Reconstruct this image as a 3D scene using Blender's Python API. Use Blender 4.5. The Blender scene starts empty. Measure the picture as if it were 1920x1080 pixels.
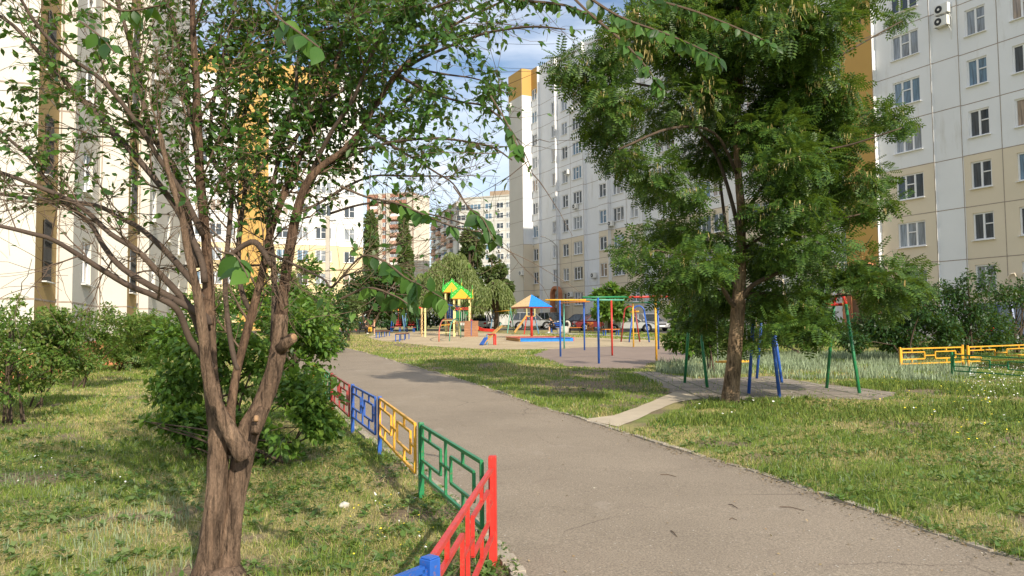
import bpy, bmesh, math, random
import numpy as np
from mathutils import Vector, Matrix
random.seed(7); rng = np.random.default_rng(11)
sc = bpy.context.scene; COL = sc.collection
R = math.radians
# ---------------------------------------------------------------- camera, sky, sun, exposure
F = 1420.0; CH = 1.6; SL = 0.0183                     # focal length (px of a 1920 wide frame), eye height, slope of the ground
cam_d = bpy.data.cameras.new('camera'); cam = bpy.data.objects.new('camera', cam_d); COL.objects.link(cam)
CM = Matrix.Rotation(R(93.0), 3, 'X') @ Matrix.Rotation(R(-0.57), 3, 'Z')
cam.matrix_world = Matrix.Translation((0, 0, CH)) @ CM.to_4x4()
cam_d.sensor_width = 36; cam_d.lens = 36 * F / 1920; cam_d.clip_start = 0.05; cam_d.clip_end = 3000
sc.camera = cam
SUN_AZ, SUN_EL = 28.0, 31.0                            # the sun stands behind the camera, to its right
w = bpy.data.worlds.new('World'); sc.world = w; w.use_nodes = True
nt = w.node_tree; nt.nodes.clear()
def wn(t, **k):
    n = nt.nodes.new(t)
    for a, b in k.items(): setattr(n, a, b)
    return n
sky = wn('ShaderNodeTexSky', sky_type='NISHITA', sun_disc=False, sun_elevation=R(SUN_EL), sun_rotation=R(180 - SUN_AZ), air_density=1.0, dust_density=0.6, ozone_density=1.6)
tc = wn('ShaderNodeTexCoord'); mp = wn('ShaderNodeMapping'); mp.inputs['Scale'].default_value = (1.3, 1.3, 4.2); mp.inputs['Rotation'].default_value = (0.05, 0.12, 0.5)
n1 = wn('ShaderNodeTexNoise'); n1.inputs['Scale'].default_value = 2.3; n1.inputs['Detail'].default_value = 9; n1.inputs['Roughness'].default_value = 0.56; n1.inputs['Distortion'].default_value = 0.5
rp = wn('ShaderNodeValToRGB'); rp.color_ramp.elements[0].position = 0.34; rp.color_ramp.elements[1].position = 0.62
rp.color_ramp.elements[0].color = (0, 0, 0, 1); rp.color_ramp.elements[1].color = (0.85, 0.85, 0.85, 1)
mx = wn('ShaderNodeMix', data_type='RGBA'); mx.inputs['B'].default_value = (7.6, 8.0, 8.6, 1)
bg = wn('ShaderNodeBackground'); bg.inputs['Strength'].default_value = 0.105; ow = wn('ShaderNodeOutputWorld')
L = nt.links.new
L(tc.outputs['Generated'], mp.inputs['Vector']); L(mp.outputs['Vector'], n1.inputs['Vector']); L(n1.outputs['Fac'], rp.inputs['Fac'])
L(rp.outputs['Color'], mx.inputs['Factor']); L(sky.outputs['Color'], mx.inputs['A']); L(mx.outputs['Result'], bg.inputs['Color']); L(bg.outputs['Background'], ow.inputs['Surface'])
sd = bpy.data.lights.new('sun', 'SUN'); sd.energy = 4.15; sd.angle = R(0.5); sd.color = (1.0, 0.90, 0.74)
sun = bpy.data.objects.new('sun', sd); COL.objects.link(sun)
SV = Vector((math.sin(R(SUN_AZ)) * math.cos(R(SUN_EL)), -math.cos(R(SUN_AZ)) * math.cos(R(SUN_EL)), math.sin(R(SUN_EL))))
sun.rotation_euler = SV.to_track_quat('Z', 'Y').to_euler(); sun.location = (20, -30, 40)
sc.view_settings.view_transform = 'Standard'; sc.view_settings.look = 'None'; sc.view_settings.gamma = 1; sc.view_settings.exposure = 0.55
sc.cycles.max_bounces = 6; sc.cycles.transparent_max_bounces = 8; sc.cycles.use_denoising = True
# ---------------------------------------------------------------- placing helpers
def ray(px, py): return CM @ Vector(((px - 960) / F, (540 - py) / F, -1))
def gz(y): return SL * min(y, 110.0)
def G(px, py):                                        # the point of the ground seen there
    d = ray(px, py); t = CH / (SL * d.y - d.z); p = d * t; return Vector((p.x, p.y, SL * p.y))
def at(px, py, Y):
    d = ray(px, py); t = Y / d.y; return Vector((d.x * t, Y, CH + d.z * t))
def proj(p):
    q = CM.transposed() @ (Vector(p) - Vector((0, 0, CH)))
    if q.z > -0.01: return None
    return (960 + F * q.x / -q.z, 540 - F * q.y / -q.z)
def Zat(py, p):                                       # height above p's foot of a thing at p whose top is seen at py
    x = proj(p)[0]; return at(x, py, p.y).z - p.z
# ---------------------------------------------------------------- objects
def tag(o, label=None, cat=None, group=None, kind=None):
    if label: o['label'] = label
    if cat: o['category'] = cat
    if group: o['group'] = group
    if kind: o['kind'] = kind
    return o
def thing(name, label, cat, loc=(0, 0, 0), rz=0, group=None):
    o = bpy.data.objects.new(name, None); o.empty_display_size = 0.2; COL.objects.link(o)
    o.location = loc; o.rotation_euler = (0, 0, rz); return tag(o, label, cat, group)
def link(name, me, parent=None, loc=None, rz=None):
    o = bpy.data.objects.new(name, me); COL.objects.link(o)
    if parent is not None: o.parent = parent
    if loc is not None: o.location = loc
    if rz is not None: o.rotation_euler = (0, 0, rz)
    return o
def copy_tree(o, parent=None):
    c = o.copy(); COL.objects.link(c); c.parent = parent
    for ch in o.children: copy_tree(ch, c)
    return c
class MB:
    def __init__(s): s.v = []; s.f = []; s.m = []; s.mats = []
    def mi(s, m):
        if m not in s.mats: s.mats.append(m)
        return s.mats.index(m)
    def add(s, vs, fs, m):
        b = len(s.v); k = s.mi(m); s.v += [tuple(v) for v in vs]
        for f in fs: s.f.append(tuple(i + b for i in f)); s.m.append(k)
    def box(s, c, d, m, rz=0, M=None, taper=1.0):
        vs = []
        for z in (-.5, .5):
            k = 1 if z < 0 else taper
            for x, y in ((-.5, -.5), (.5, -.5), (.5, .5), (-.5, .5)): vs.append(Vector((x * d[0] * k, y * d[1] * k, z * d[2])))
        Q = M if M is not None else Matrix.Rotation(rz, 3, 'Z')
        s.add([Q @ v + Vector(c) for v in vs], [(3, 2, 1, 0), (4, 5, 6, 7), (0, 1, 5, 4), (1, 2, 6, 5), (2, 3, 7, 6), (3, 0, 4, 7)], m)
    def bar(s, a, b, w, h, m):                         # a square bar between two points
        a = Vector(a); b = Vector(b); d = b - a; l = d.length
        if l < 1e-6: return
        q = d.to_track_quat('X', 'Z').to_matrix(); s.box((a + b) / 2, (l, w, h), m, M=q)
    def tube(s, pts, rad, m, n=8, cap=True):
        pts = [Vector(p) for p in pts]
        if not hasattr(rad, '__len__'): rad = [rad] * len(pts)
        vs = []; fs = []; N = len(pts); up = None
        for i, p in enumerate(pts):
            t = (pts[min(i + 1, N - 1)] - pts[max(i - 1, 0)])
            t = t.normalized() if t.length > 1e-9 else Vector((0, 0, 1))
            if up is None:
                up = Vector((1, 0, 0)) if abs(t.x) < .8 else Vector((0, 1, 0))
            a = t.cross(up)
            if a.length < 1e-4: a = t.orthogonal()
            a.normalize(); bb = a.cross(t).normalized(); up = bb
            for k in range(n):
                an = 2 * math.pi * k / n
                vs.append(p + (a * math.cos(an) + bb * math.sin(an)) * rad[i])
        for i in range(N - 1):
            for k in range(n):
                k2 = (k + 1) % n; fs.append((i * n + k, i * n + k2, (i + 1) * n + k2, (i + 1) * n + k))
        if cap and n > 2: fs.append(tuple(range(n - 1, -1, -1))); fs.append(tuple((N - 1) * n + k for k in range(n)))
        s.add(vs, fs, m)
    def prism(s, outline, a, b, m, axis='y'):          # outline in two axes, pushed from a to b along the third
        def P(u, v, w):
            return (u, w, v) if axis == 'y' else ((u, v, w) if axis == 'z' else (w, u, v))
        n = len(outline); vs = [P(u, v, a) for u, v in outline] + [P(u, v, b) for u, v in outline]
        fs = [tuple(range(n - 1, -1, -1)), tuple(range(n, 2 * n))] + [(i, (i + 1) % n, n + (i + 1) % n, n + i) for i in range(n)]
        s.add(vs, fs, m)
    def lathe(s, prof, m, c=(0, 0, 0), n=16):
        vs = []; fs = []
        for r, z in prof:
            for k in range(n): vs.append((c[0] + r * math.cos(2 * math.pi * k / n), c[1] + r * math.sin(2 * math.pi * k / n), c[2] + z))
        for i in range(len(prof) - 1):
            for k in range(n): fs.append((i * n + k, i * n + (k + 1) % n, (i + 1) * n + (k + 1) % n, (i + 1) * n + k))
        fs.append(tuple(range(n - 1, -1, -1))); fs.append(tuple((len(prof) - 1) * n + k for k in range(n)))
        s.add(vs, fs, m)
    def mesh(s, name, smooth=False, recalc=True):
        me = bpy.data.meshes.new(name); me.from_pydata(s.v, [], s.f)
        for m in s.mats: me.materials.append(m)
        me.polygons.foreach_set('material_index', s.m)
        if recalc:
            bm = bmesh.new(); bm.from_mesh(me); bmesh.ops.recalc_face_normals(bm, faces=bm.faces[:]); bm.to_mesh(me); bm.free()
        if smooth: me.polygons.foreach_set('use_smooth', [True] * len(me.polygons))
        me.update(); return me
    def build(s, name, parent=None, smooth=False, loc=None, rz=None, recalc=True, bevel=0):
        o = link(name, s.mesh(name, smooth, recalc), parent, loc, rz)
        if bevel:
            b = o.modifiers.new('bevel', 'BEVEL'); b.width = bevel; b.segments = 2; b.limit_method = 'ANGLE'; b.angle_limit = R(40)
        return o
def np_mesh(name, V, Fa, mat, col=None, smooth=False):
    """V (n,3) float, Fa (m,k) int: a mesh of k-sided faces"""
    me = bpy.data.meshes.new(name); k = Fa.shape[1]; m = Fa.shape[0]
    me.vertices.add(len(V)); me.vertices.foreach_set('co', V.astype(np.float32).ravel())
    me.loops.add(m * k); me.loops.foreach_set('vertex_index', Fa.astype(np.int32).ravel())
    me.polygons.add(m); me.polygons.foreach_set('loop_start', (np.arange(m) * k).astype(np.int32)); me.polygons.foreach_set('loop_total', np.full(m, k, np.int32))
    me.materials.append(mat)
    if smooth: me.polygons.foreach_set('use_smooth', np.ones(m, bool))
    me.update(calc_edges=True); me.validate()
    if col is not None:
        a = me.color_attributes.new('Col', 'FLOAT_COLOR', 'POINT')
        a.data.foreach_set('color', np.concatenate([col, np.ones((len(col), 1))], 1).astype(np.float32).ravel())
    return me
# ---------------------------------------------------------------- materials
def new_mat(name):
    m = bpy.data.materials.new(name); m.use_nodes = True; t = m.node_tree; b = t.nodes['Principled BSDF']; return m, t, b
def noise(t, scale, detail=4, rough=0.55, coord='Object', stretch=None, dist=0):
    c = t.nodes.new('ShaderNodeTexCoord'); n = t.nodes.new('ShaderNodeTexNoise')
    n.inputs['Scale'].default_value = scale; n.inputs['Detail'].default_value = detail; n.inputs['Roughness'].default_value = rough; n.inputs['Distortion'].default_value = dist
    if stretch:
        mpn = t.nodes.new('ShaderNodeMapping'); mpn.inputs['Scale'].default_value = stretch
        t.links.new(c.outputs[coord], mpn.inputs['Vector']); t.links.new(mpn.outputs['Vector'], n.inputs['Vector'])
    else: t.links.new(c.outputs[coord], n.inputs['Vector'])
    return n.outputs['Fac']
def ramp(t, fac, stops):
    r = t.nodes.new('ShaderNodeValToRGB'); e = r.color_ramp.elements
    while len(e) < len(stops): e.new(0.5)
    for el, (p, c) in zip(e, stops): el.position = p; el.color = (*c, 1) if len(c) == 3 else c
    t.links.new(fac, r.inputs['Fac']); return r.outputs['Color']
def mixc(t, fac, a, b, mode='MIX'):
    n = t.nodes.new('ShaderNodeMix'); n.data_type = 'RGBA'; n.blend_type = mode
    for k, x in (('Factor', fac), ('A', a), ('B', b)):
        if isinstance(x, (int, float)): n.inputs[k].default_value = x
        elif isinstance(x, tuple): n.inputs[k].default_value = (*x, 1)
        else: t.links.new(x, n.inputs[k])
    return n.outputs['Result']
def bump(t, b, fac, strength=0.3, dist=0.02):
    n = t.nodes.new('ShaderNodeBump'); n.inputs['Strength'].default_value = strength; n.inputs['Distance'].default_value = dist
    t.links.new(fac, n.inputs['Height']); t.links.new(n.outputs['Normal'], b.inputs['Normal'])
def mul(c, k): return tuple(x * k for x in c)
def surf(name, c, rough=0.8, var=0.15, scale=3.0, bs=0.0, bscale=60, spec=0.3, metal=0, stain=None, dist=0.01, stretch=None, fine=0):
    m, t, b = new_mat(name); f = noise(t, scale, 6, 0.6, stretch=stretch)
    c1 = ramp(t, f, [(0.3, mul(c, 1 - var)), (0.7, mul(c, 1 + var * .7))])
    if fine:
        c1 = mixc(t, noise(t, 190, 2, .7), c1, mul(c, 1 - fine), 'MIX')
    if stain:
        f2 = noise(t, stain[1], 7, 0.65, stretch=stain[3] if len(stain) > 3 else None)
        k = ramp(t, f2, [(stain[2], (0, 0, 0)), (min(1, stain[2] + .16), (1, 1, 1))]); c1 = mixc(t, k, c1, stain[0])
    t.links.new(c1, b.inputs['Base Color']); b.inputs['Roughness'].default_value = rough
    b.inputs['Specular IOR Level'].default_value = spec; b.inputs['Metallic'].default_value = metal
    if bs: bump(t, b, noise(t, bscale, 5, 0.65, stretch=stretch), bs, dist)
    return m
def leaf_mat(name, cols, trans=0.35, rough=0.45, spec=0.35):
    m, t, b = new_mat(name); g = t.nodes.new('ShaderNodeNewGeometry')
    n = len(cols); c = ramp(t, g.outputs['Random Per Island'], [(i / max(1, n - 1), cc) for i, cc in enumerate(cols)])
    t.links.new(c, b.inputs['Base Color']); b.inputs['Roughness'].default_value = rough; b.inputs['Specular IOR Level'].default_value = spec
    tr = t.nodes.new('ShaderNodeBsdfTranslucent'); c2 = mixc(t, 0.5, c, (0.30, 0.42, 0.03), 'MIX'); t.links.new(c2, tr.inputs['Color'])
    ms = t.nodes.new('ShaderNodeMixShader'); ms.inputs[0].default_value = trans; o = t.nodes['Material Output']
    t.links.new(b.outputs[0], ms.inputs[1]); t.links.new(tr.outputs[0], ms.inputs[2]); t.links.new(ms.outputs[0], o.inputs['Surface'])
    return m
def attr_mat(name, rough=0.9, var=0.5, scale=30, trans=0.0, bs=0, rnd=0):
    m, t, b = new_mat(name); a = t.nodes.new('ShaderNodeAttribute'); a.attribute_name = 'Col'
    c = a.outputs['Color']
    if var:
        c = mixc(t, 1.0, c, ramp(t, noise(t, scale, 6, .7), [(0.25, (1 - var,) * 3), (0.75, (1 + var * .6,) * 3)]), 'MULTIPLY')
    if rnd:
        g = t.nodes.new('ShaderNodeNewGeometry'); c = mixc(t, 1.0, c, ramp(t, g.outputs['Random Per Island'], [(0, (1 - rnd,) * 3), (1, (1 + rnd,) * 3)]), 'MULTIPLY')
    t.links.new(c, b.inputs['Base Color']); b.inputs['Roughness'].default_value = rough; b.inputs['Specular IOR Level'].default_value = 0.2
    if bs: bump(t, b, noise(t, 45, 6, .7), bs, .03)
    if trans:
        tr = t.nodes.new('ShaderNodeBsdfTranslucent'); t.links.new(c, tr.inputs['Color']); ms = t.nodes.new('ShaderNodeMixShader'); ms.inputs[0].default_value = trans
        o = t.nodes['Material Output']; t.links.new(b.outputs[0], ms.inputs[1]); t.links.new(tr.outputs[0], ms.inputs[2]); t.links.new(ms.outputs[0], o.inputs['Surface'])
    return m
def bark_mat(name, c1, c2, c3, sc_=14, bs=1.0, dist=0.03):
    m, t, b = new_mat(name); f = noise(t, sc_ * .55, 6, 0.6, stretch=(1, 1, 0.45), dist=.4); g = noise(t, sc_ * 2.6, 7, 0.72, stretch=(1, 1, 0.11), dist=.35); h = noise(t, sc_ * 6, 4, .7, stretch=(1, 1, .4))
    c = ramp(t, f, [(0.3, c1), (0.5, c2), (0.70, c3)])
    k = ramp(t, g, [(0.36, (0.22,) * 3), (0.50, (.95,) * 3), (0.68, (1.35, 1.3, 1.25))]); c = mixc(t, 1.0, c, k, 'MULTIPLY'); c = mixc(t, 1.0, c, ramp(t, h, [(.3, (.7,) * 3), (.7, (1.25,) * 3)]), 'MULTIPLY')
    t.links.new(c, b.inputs['Base Color']); b.inputs['Roughness'].default_value = .9; b.inputs['Specular IOR Level'].default_value = .15
    bump(t, b, mixc(t, .35, g, h), bs, dist); return m
def paint(name, c, wear=(0.25, .12, .07), rough=.42, amt=.625):
    return surf(name, c, rough, .22, 9, .25, 60, .5, stain=(wear, 34, amt - .045), dist=.004)
M = {}
M['red'] = paint('red_paint', (.58, .035, .025)); M['blue'] = paint('blue_paint', (.018, .10, .42)); M['green'] = paint('green_paint', (.015, .20, .07))
M['yellow'] = paint('yellow_paint', (.78, .40, .035)); M['orange'] = paint('orange_paint', (.72, .24, .04)); M['cream_post'] = paint('cream_paint', (.72, .66, .30))
M['teal'] = paint('teal_paint', (.10, .34, .24)); M['lblue'] = paint('pale_blue_paint', (.12, .26, .40)); M['pink'] = paint('faded_red_paint', (.55, .13, .08))
M['darkred'] = paint('dark_red_paint', (.30, .02, .02)); M['umb_blue'] = paint('bright_blue_paint', (.01, .22, .68)); M['umb_sand'] = paint('sand_paint', (.72, .50, .24))
M['roof_green'] = surf('green_board', (.05, .42, .05), .4, .06); M['roof_orange'] = surf('orange_board', (.85, .42, .04), .45, .05)
M['wood'] = surf('worn_wood', (.34, .17, .09), .7, .3, 5, .3, 30, stretch=(1, 6, 6)); M['wood_y'] = surf('yellowed_wood', (.48, .27, .08), .6, .25, 5, .2, 30)
M['white_wall'] = surf('white_panel', (.755, .76, .765), .9, .05, .35, .15, 25, .1, stain=((.62, .61, .58), .9, .57, (1.2, 1.2, .25)))
M['cream_wall'] = surf('cream_panel', (.70, .61, .47), .9, .05, .35, .15, 25, .1, stain=((.50, .42, .31), .8, .66, (1.2, 1.2, .25)))
M['ycream_wall'] = surf('yellow_cream_panel', (.74, .62, .38), .9, .05, .35, .1, 25, .1)
M['grey_wall'] = surf('greyed_panel', (.60, .57, .51), .9, .06, .35, .1, 25, .1, stain=((.46, .44, .40), .8, .62, (1.2, 1.2, .25)))
M['ochre_wall'] = surf('ochre_panel', (.53, .33, .11), .9, .06, .4, .12, 25, .1, stain=((.44, .28, .11), .8, .66, (1.2, 1.2, .25)))
M['sun_wall'] = surf('creamy_white_panel', (.60, .575, .52), .9, .07, .5, .2, 25, .1, stain=((.48, .46, .41), .8, .60, (1.2, 1.2, .25))); M['joint'] = surf('tarred_joint', (.34, .28, .23), .9, .25, 4); M['plinth'] = surf('orange_plinth', (.50, .21, .11), .9, .12, 2, .2, 30)
M['roof'] = surf('roof_felt', (.12, .11, .10), .9); M['frame'] = surf('white_window_frame', (.78, .78, .78), .4, .05, 3); M['brownframe'] = surf('brown_window_frame', (.20, .12, .07), .6, .1)
M['metal'] = surf('grey_metal', (.34, .34, .34), .4, .1, 5, metal=.6); M['dark'] = surf('dark_iron', (.03, .03, .03), .5, .2); M['ac'] = surf('ac_casing', (.72, .71, .67), .5, .06)
M['concrete'] = surf('concrete', (.46, .43, .38), .9, .15, 3, .4, 40, stain=((.3, .28, .24), 3, .6)); M['tarpole'] = surf('pale_concrete', (.50, .46, .40), .9, .1, 2, .3, 40)
def glass(name, c, rough=.06, spec=.8):
    m, t, b = new_mat(name); f = noise(t, 2.2, 3, .5, stretch=(5, 5, .5)); t.links.new(ramp(t, f, [(.35, mul(c, .7)), (.65, mul(c, 1.5))]), b.inputs['Base Color'])
    b.inputs['Roughness'].default_value = rough; b.inputs['Specular IOR Level'].default_value = spec; return m
M['glass'] = [glass('dark_glass', (.035, .045, .055)), glass('glass_with_grey_curtain', (.20, .22, .24)), glass('glass_with_blue_blind', (.10, .17, .24)), glass('glass_with_warm_curtain', (.26, .20, .15))]
M['car_glass'] = glass('car_glass', (.02, .025, .03)); M['rubber'] = surf('tyre_rubber', (.02, .02, .02), .9); M['rim'] = surf('wheel_rim', (.45, .45, .46), .35, .05, metal=.7)
M['lamp'] = glass('lamp_glass', (.5, .5, .5)); M['tail'] = surf('tail_lamp_red', (.45, .02, .02), .25, .05)
def carpaint(name, c):
    m, t, b = new_mat(name); b.inputs['Base Color'].default_value = (*c, 1); b.inputs['Roughness'].default_value = .32; b.inputs['Metallic'].default_value = .25
    b.inputs['Coat Weight'].default_value = .8; b.inputs['Coat Roughness'].default_value = .06
    t.links.new(ramp(t, noise(t, 3, 4), [(.3, mul(c, .9)), (.7, mul(c, 1.05))]), b.inputs['Base Color']); return m
M['skin'] = surf('skin', (.62, .36, .25), .55, .06, 8); M['hair'] = surf('light_brown_hair', (.24, .12, .05), .6, .3, 30); M['darkhair'] = surf('dark_hair', (.05, .035, .025), .6, .3, 30)
M['black_cloth'] = surf('black_cloth', (.02, .02, .022), .9, .2, 8); M['white_cloth'] = surf('white_cloth', (.75, .74, .72), .9, .05); M['red_cloth'] = surf('red_cloth', (.50, .04, .05), .9, .1)
M['bark_elm'] = bark_mat('brown_ridged_bark', (.115, .078, .054), (.205, .138, .095), (.31, .215, .148), 15, 1.0, .045)
M['bark_elm_limb_shaded'] = bark_mat('shaded_limb_bark', (.075, .047, .032), (.130, .082, .055), (.205, .135, .088), 17, .9, .03); M['bark_elm_young'] = surf('smooth_grey_brown_bark', (.085, .060, .045), .8, .3, 9, .5, 50, .3, stain=((.19, .13, .085), 14, .60), dist=.006)  # limb bark: elm bark darkened, the leaves' shade painted into its colour
M['bark_locust'] = bark_mat('furrowed_grey_bark', (.10, .065, .04), (.25, .175, .11), (.40, .29, .19), 11, 1.0, .045)
M['bark_dark'] = surf('dark_bark', (.09, .065, .045), .9, .3, 9, .6, 30); M['twig'] = surf('twig_bark', (.13, .088, .06), .8, .25, 12)
M['leaf_elm'] = leaf_mat('elm_leaf', [(.022, .062, .016), (.036, .100, .020), (.058, .145, .026), (.11, .22, .035)], .34)
M['leaf_locust'] = leaf_mat('locust_leaf', [(.024, .060, .013), (.043, .098, .018), (.068, .138, .022), (.11, .18, .030)], .30)
M['pods'] = leaf_mat('seed_pods', [(.30, .25, .08), (.44, .37, .14), (.34, .24, .09)], .2)
M['leaf_bush'] = leaf_mat('bush_leaf', [(.035, .090, .016), (.068, .155, .024), (.115, .225, .034), (.20, .30, .05)], .38)
M['leaf_light'] = leaf_mat('light_shrub_leaf', [(.045, .10, .020), (.085, .165, .030), (.14, .235, .045), (.22, .21, .07)], .38)
M['leaf_dark'] = leaf_mat('dark_tree_leaf', [(.012, .040, .010), (.022, .066, .014), (.038, .096, .018)], .25)
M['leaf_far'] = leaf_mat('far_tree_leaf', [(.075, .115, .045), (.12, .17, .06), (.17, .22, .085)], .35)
M['leaf_willow'] = leaf_mat('willow_leaf', [(.12, .17, .05), (.19, .245, .08), (.28, .32, .125)], .35)
M['grass'] = attr_mat('grass_blades', .7, 0, 30, .35, 0, .35); M['ground'] = attr_mat('lawn_soil', .95, .45, 26, 0, .6)
# ---------------------------------------------------------------- ground
def _h(ix, iy, s):
    n = (ix * 374761393 + iy * 668265263 + s * 1442695041) & 0xffffffff
    n = ((n ^ (n >> 13)) * 1274126177) & 0xffffffff
    return ((n ^ (n >> 16)) & 0xffff) / 65535.0
def vn(x, y, sc_, seed=0, octv=3):
    out = np.zeros_like(x, float); a = 1; tot = 0
    for o in range(octv):
        X = x * sc_ * 2 ** o; Y = y * sc_ * 2 ** o; ix = np.floor(X).astype(np.int64); iy = np.floor(Y).astype(np.int64); fx = X - ix; fy = Y - iy
        fx = fx * fx * (3 - 2 * fx); fy = fy * fy * (3 - 2 * fy); s = seed + o * 17
        v = (_h(ix, iy, s) * (1 - fx) + _h(ix + 1, iy, s) * fx) * (1 - fy) + (_h(ix, iy + 1, s) * (1 - fx) + _h(ix + 1, iy + 1, s) * fx) * fy
        out += v * a; tot += a; a *= .55
    return out / tot
def inpoly(x, y, P):
    c = np.zeros(x.shape, bool); n = len(P); j = n - 1
    for i in range(n):
        xi, yi = P[i][0], P[i][1]; xj, yj = P[j][0], P[j][1]
        k = ((yi > y) != (yj > y)) & (x < (xj - xi) * (y - yi) / ((yj - yi) + 1e-12) + xi); c ^= k; j = i
    return c
def px_line(pts): return [(G(a, b).x, G(a, b).y) for a, b in pts]
def smooth_line(P, n=3):
    for _ in range(n):
        Q = [P[0]]
        for a, b in zip(P[:-1], P[1:]): Q += [(a[0] * .75 + b[0] * .25, a[1] * .75 + b[1] * .25), (a[0] * .25 + b[0] * .75, a[1] * .25 + b[1] * .75)]
        P = Q + [P[-1]]
    return P
kl = px_line([(1050, 1190), (990, 1085), (938, 1022), (880, 962), (805, 897), (755, 862), (712, 832), (660, 795), (628, 755), (600, 722), (560, 692), (500, 668)])
kl = smooth_line([(kl[0][0] + .12, 0.5)] + kl)
kr = px_line([(1920, 1062), (1700, 985), (1560, 938), (1430, 891), (1290, 851), (1190, 820), (1100, 790), (1000, 760), (940, 737), (860, 711), (760, 684), (700, 666), (645, 652), (560, 637)])
kr = smooth_line([(5.4, 1.6)] + kr)
PATH = kl + kr[::-1]
SIDE = px_line([(1092, 787), (1160, 801), (1196, 786), (1262, 756), (1310, 748), (1292, 738), (1262, 736), (1200, 762), (1150, 780)])
PAD = px_line([(1000, 665), (1045, 651), (1140, 650), (1235, 650), (1290, 655), (1312, 666), (1290, 678), (1215, 682), (1205, 692), (1140, 691), (1060, 687), (1025, 674)])
PAVE = px_line([(1185, 697), (1225, 697), (1300, 710), (1440, 706), (1540, 720), (1690, 737), (1650, 750), (1500, 747), (1400, 752), (1312, 749), (1262, 737), (1235, 720)])
SAND = smooth_line(px_line([(690, 631), (735, 624), (800, 621), (900, 623), (1000, 629), (1120, 634), (1290, 641), (1340, 648), (1290, 650), (1180, 650), (1120, 650), (1050, 655), (985, 656), (900, 655), (830, 652), (770, 645), (700, 638), (690, 631)]), 2)
def mixn(a, b, k): return a * (1 - k[:, None]) + b * k[:, None]
def sst(x, a, b):
    t = np.clip((x - a) / (b - a), 0, 1); return t * t * (3 - 2 * t)
BARE = [(G(1105, 722), 1.7, 2.2), (G(1100, 700), 1.2, 2.0), (G(330, 745), 1.5, 1.2), (G(410, 1078), .55, .45), (G(60, 800), 1.0, .5), (G(1640, 730), 1.5, .6), (G(730, 890), .16, .9), (G(560, 860), .5, .4), (G(760, 648), 4, 2.5)]
def ground_state(x, y):
    """dryness and bareness of the lawn"""
    dry = vn(x, y, .55, 3, 4) * .55 + vn(x, y, 2.6, 9, 3) * .45
    far = sst(y, 22, 45); dry = dry + far * .16 * (x < 6) + .02
    left = (x > -2.0) & (x < 0) & (y < 8); dry = dry + left * .09; dry = dry + ((x > 2) & (y < 11)) * .03
    bare = vn(x, y, 1.3, 21, 4)
    bare = sst(bare, .60, .74)
    for p, rx, ry in BARE: bare = np.maximum(bare, np.clip(1.5 - 1.5 * (((x - p.x) / rx) ** 2 + ((y - p.y) / ry) ** 2), 0, 1) * sst(vn(x, y, 3, 33, 3), .2, .6))
    return sst(dry, .455, .63), bare
GREEN = np.array([.105, .178, .032]); GREEN2 = np.array([.21, .275, .050]); DRY = np.array([.50, .43, .19]); SOIL = np.array([.23, .175, .12])
def lawn_col(x, y):
    d, b = ground_state(x, y); g = mixn(GREEN, GREEN2, vn(x, y, 1.1, 55, 3)); c = mixn(g, DRY * .8, np.clip(d * .75 + .12, 0, 1)); return mixn(c, SOIL, np.clip(b * .9 + .1, 0, 1))
gx = np.sinh(np.linspace(-5.6, 5.6, 420)) * 3.4; gy = np.concatenate([[-600, -200, -60, -20, -6], np.geomspace(.6, 110, 470), [110.5, 130, 200, 400, 900, 1600]])
XX, YY = np.meshgrid(gx, gy); xf = XX.ravel(); yf = YY.ravel(); zf = SL * np.minimum(yf, 110)
zf = zf - np.where(yf < 0, 0, 0)
ny, nx = XX.shape; idx = np.arange(nx * ny).reshape(ny, nx)
Fq = np.stack([idx[:-1, :-1].ravel(), idx[:-1, 1:].ravel(), idx[1:, 1:].ravel(), idx[1:, :-1].ravel()], 1)
gcol = lawn_col(xf, yf)
edge = np.zeros(len(xf))
tag(link('ground', np_mesh('ground', np.stack([xf, yf, zf], 1), Fq, M['ground'], gcol)), kind='structure')
def sheet(name, P, mat, lift, jitter=0.0, step=.25):
    pts = []
    for a, b in zip(P, P[1:] + P[:1]):
        n = max(1, int(math.hypot(b[0] - a[0], b[1] - a[1]) / step)) if jitter else 1
        for i in range(n):
            t = i / n; pts.append((a[0] + (b[0] - a[0]) * t, a[1] + (b[1] - a[1]) * t))
    if jitter:
        a = np.array(pts); j = np.stack([vn(a[:, 0], a[:, 1], 2.2, 5) - .5, vn(a[:, 0], a[:, 1], 2.2, 8) - .5], 1) * 2 * jitter; pts = (a + j).tolist()
    bm = bmesh.new(); vs = [bm.verts.new((x, y, SL * y + lift)) for x, y in pts]; f = bm.faces.new(vs); bmesh.ops.triangulate(bm, faces=[f]); bmesh.ops.recalc_face_normals(bm, faces=bm.faces[:])
    if bm.faces[0].normal.z < 0: bmesh.ops.reverse_faces(bm, faces=bm.faces[:])
    me = bpy.data.meshes.new(name); bm.to_mesh(me); bm.free(); me.materials.append(mat)
    return tag(link(name, me), kind='structure')
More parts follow.
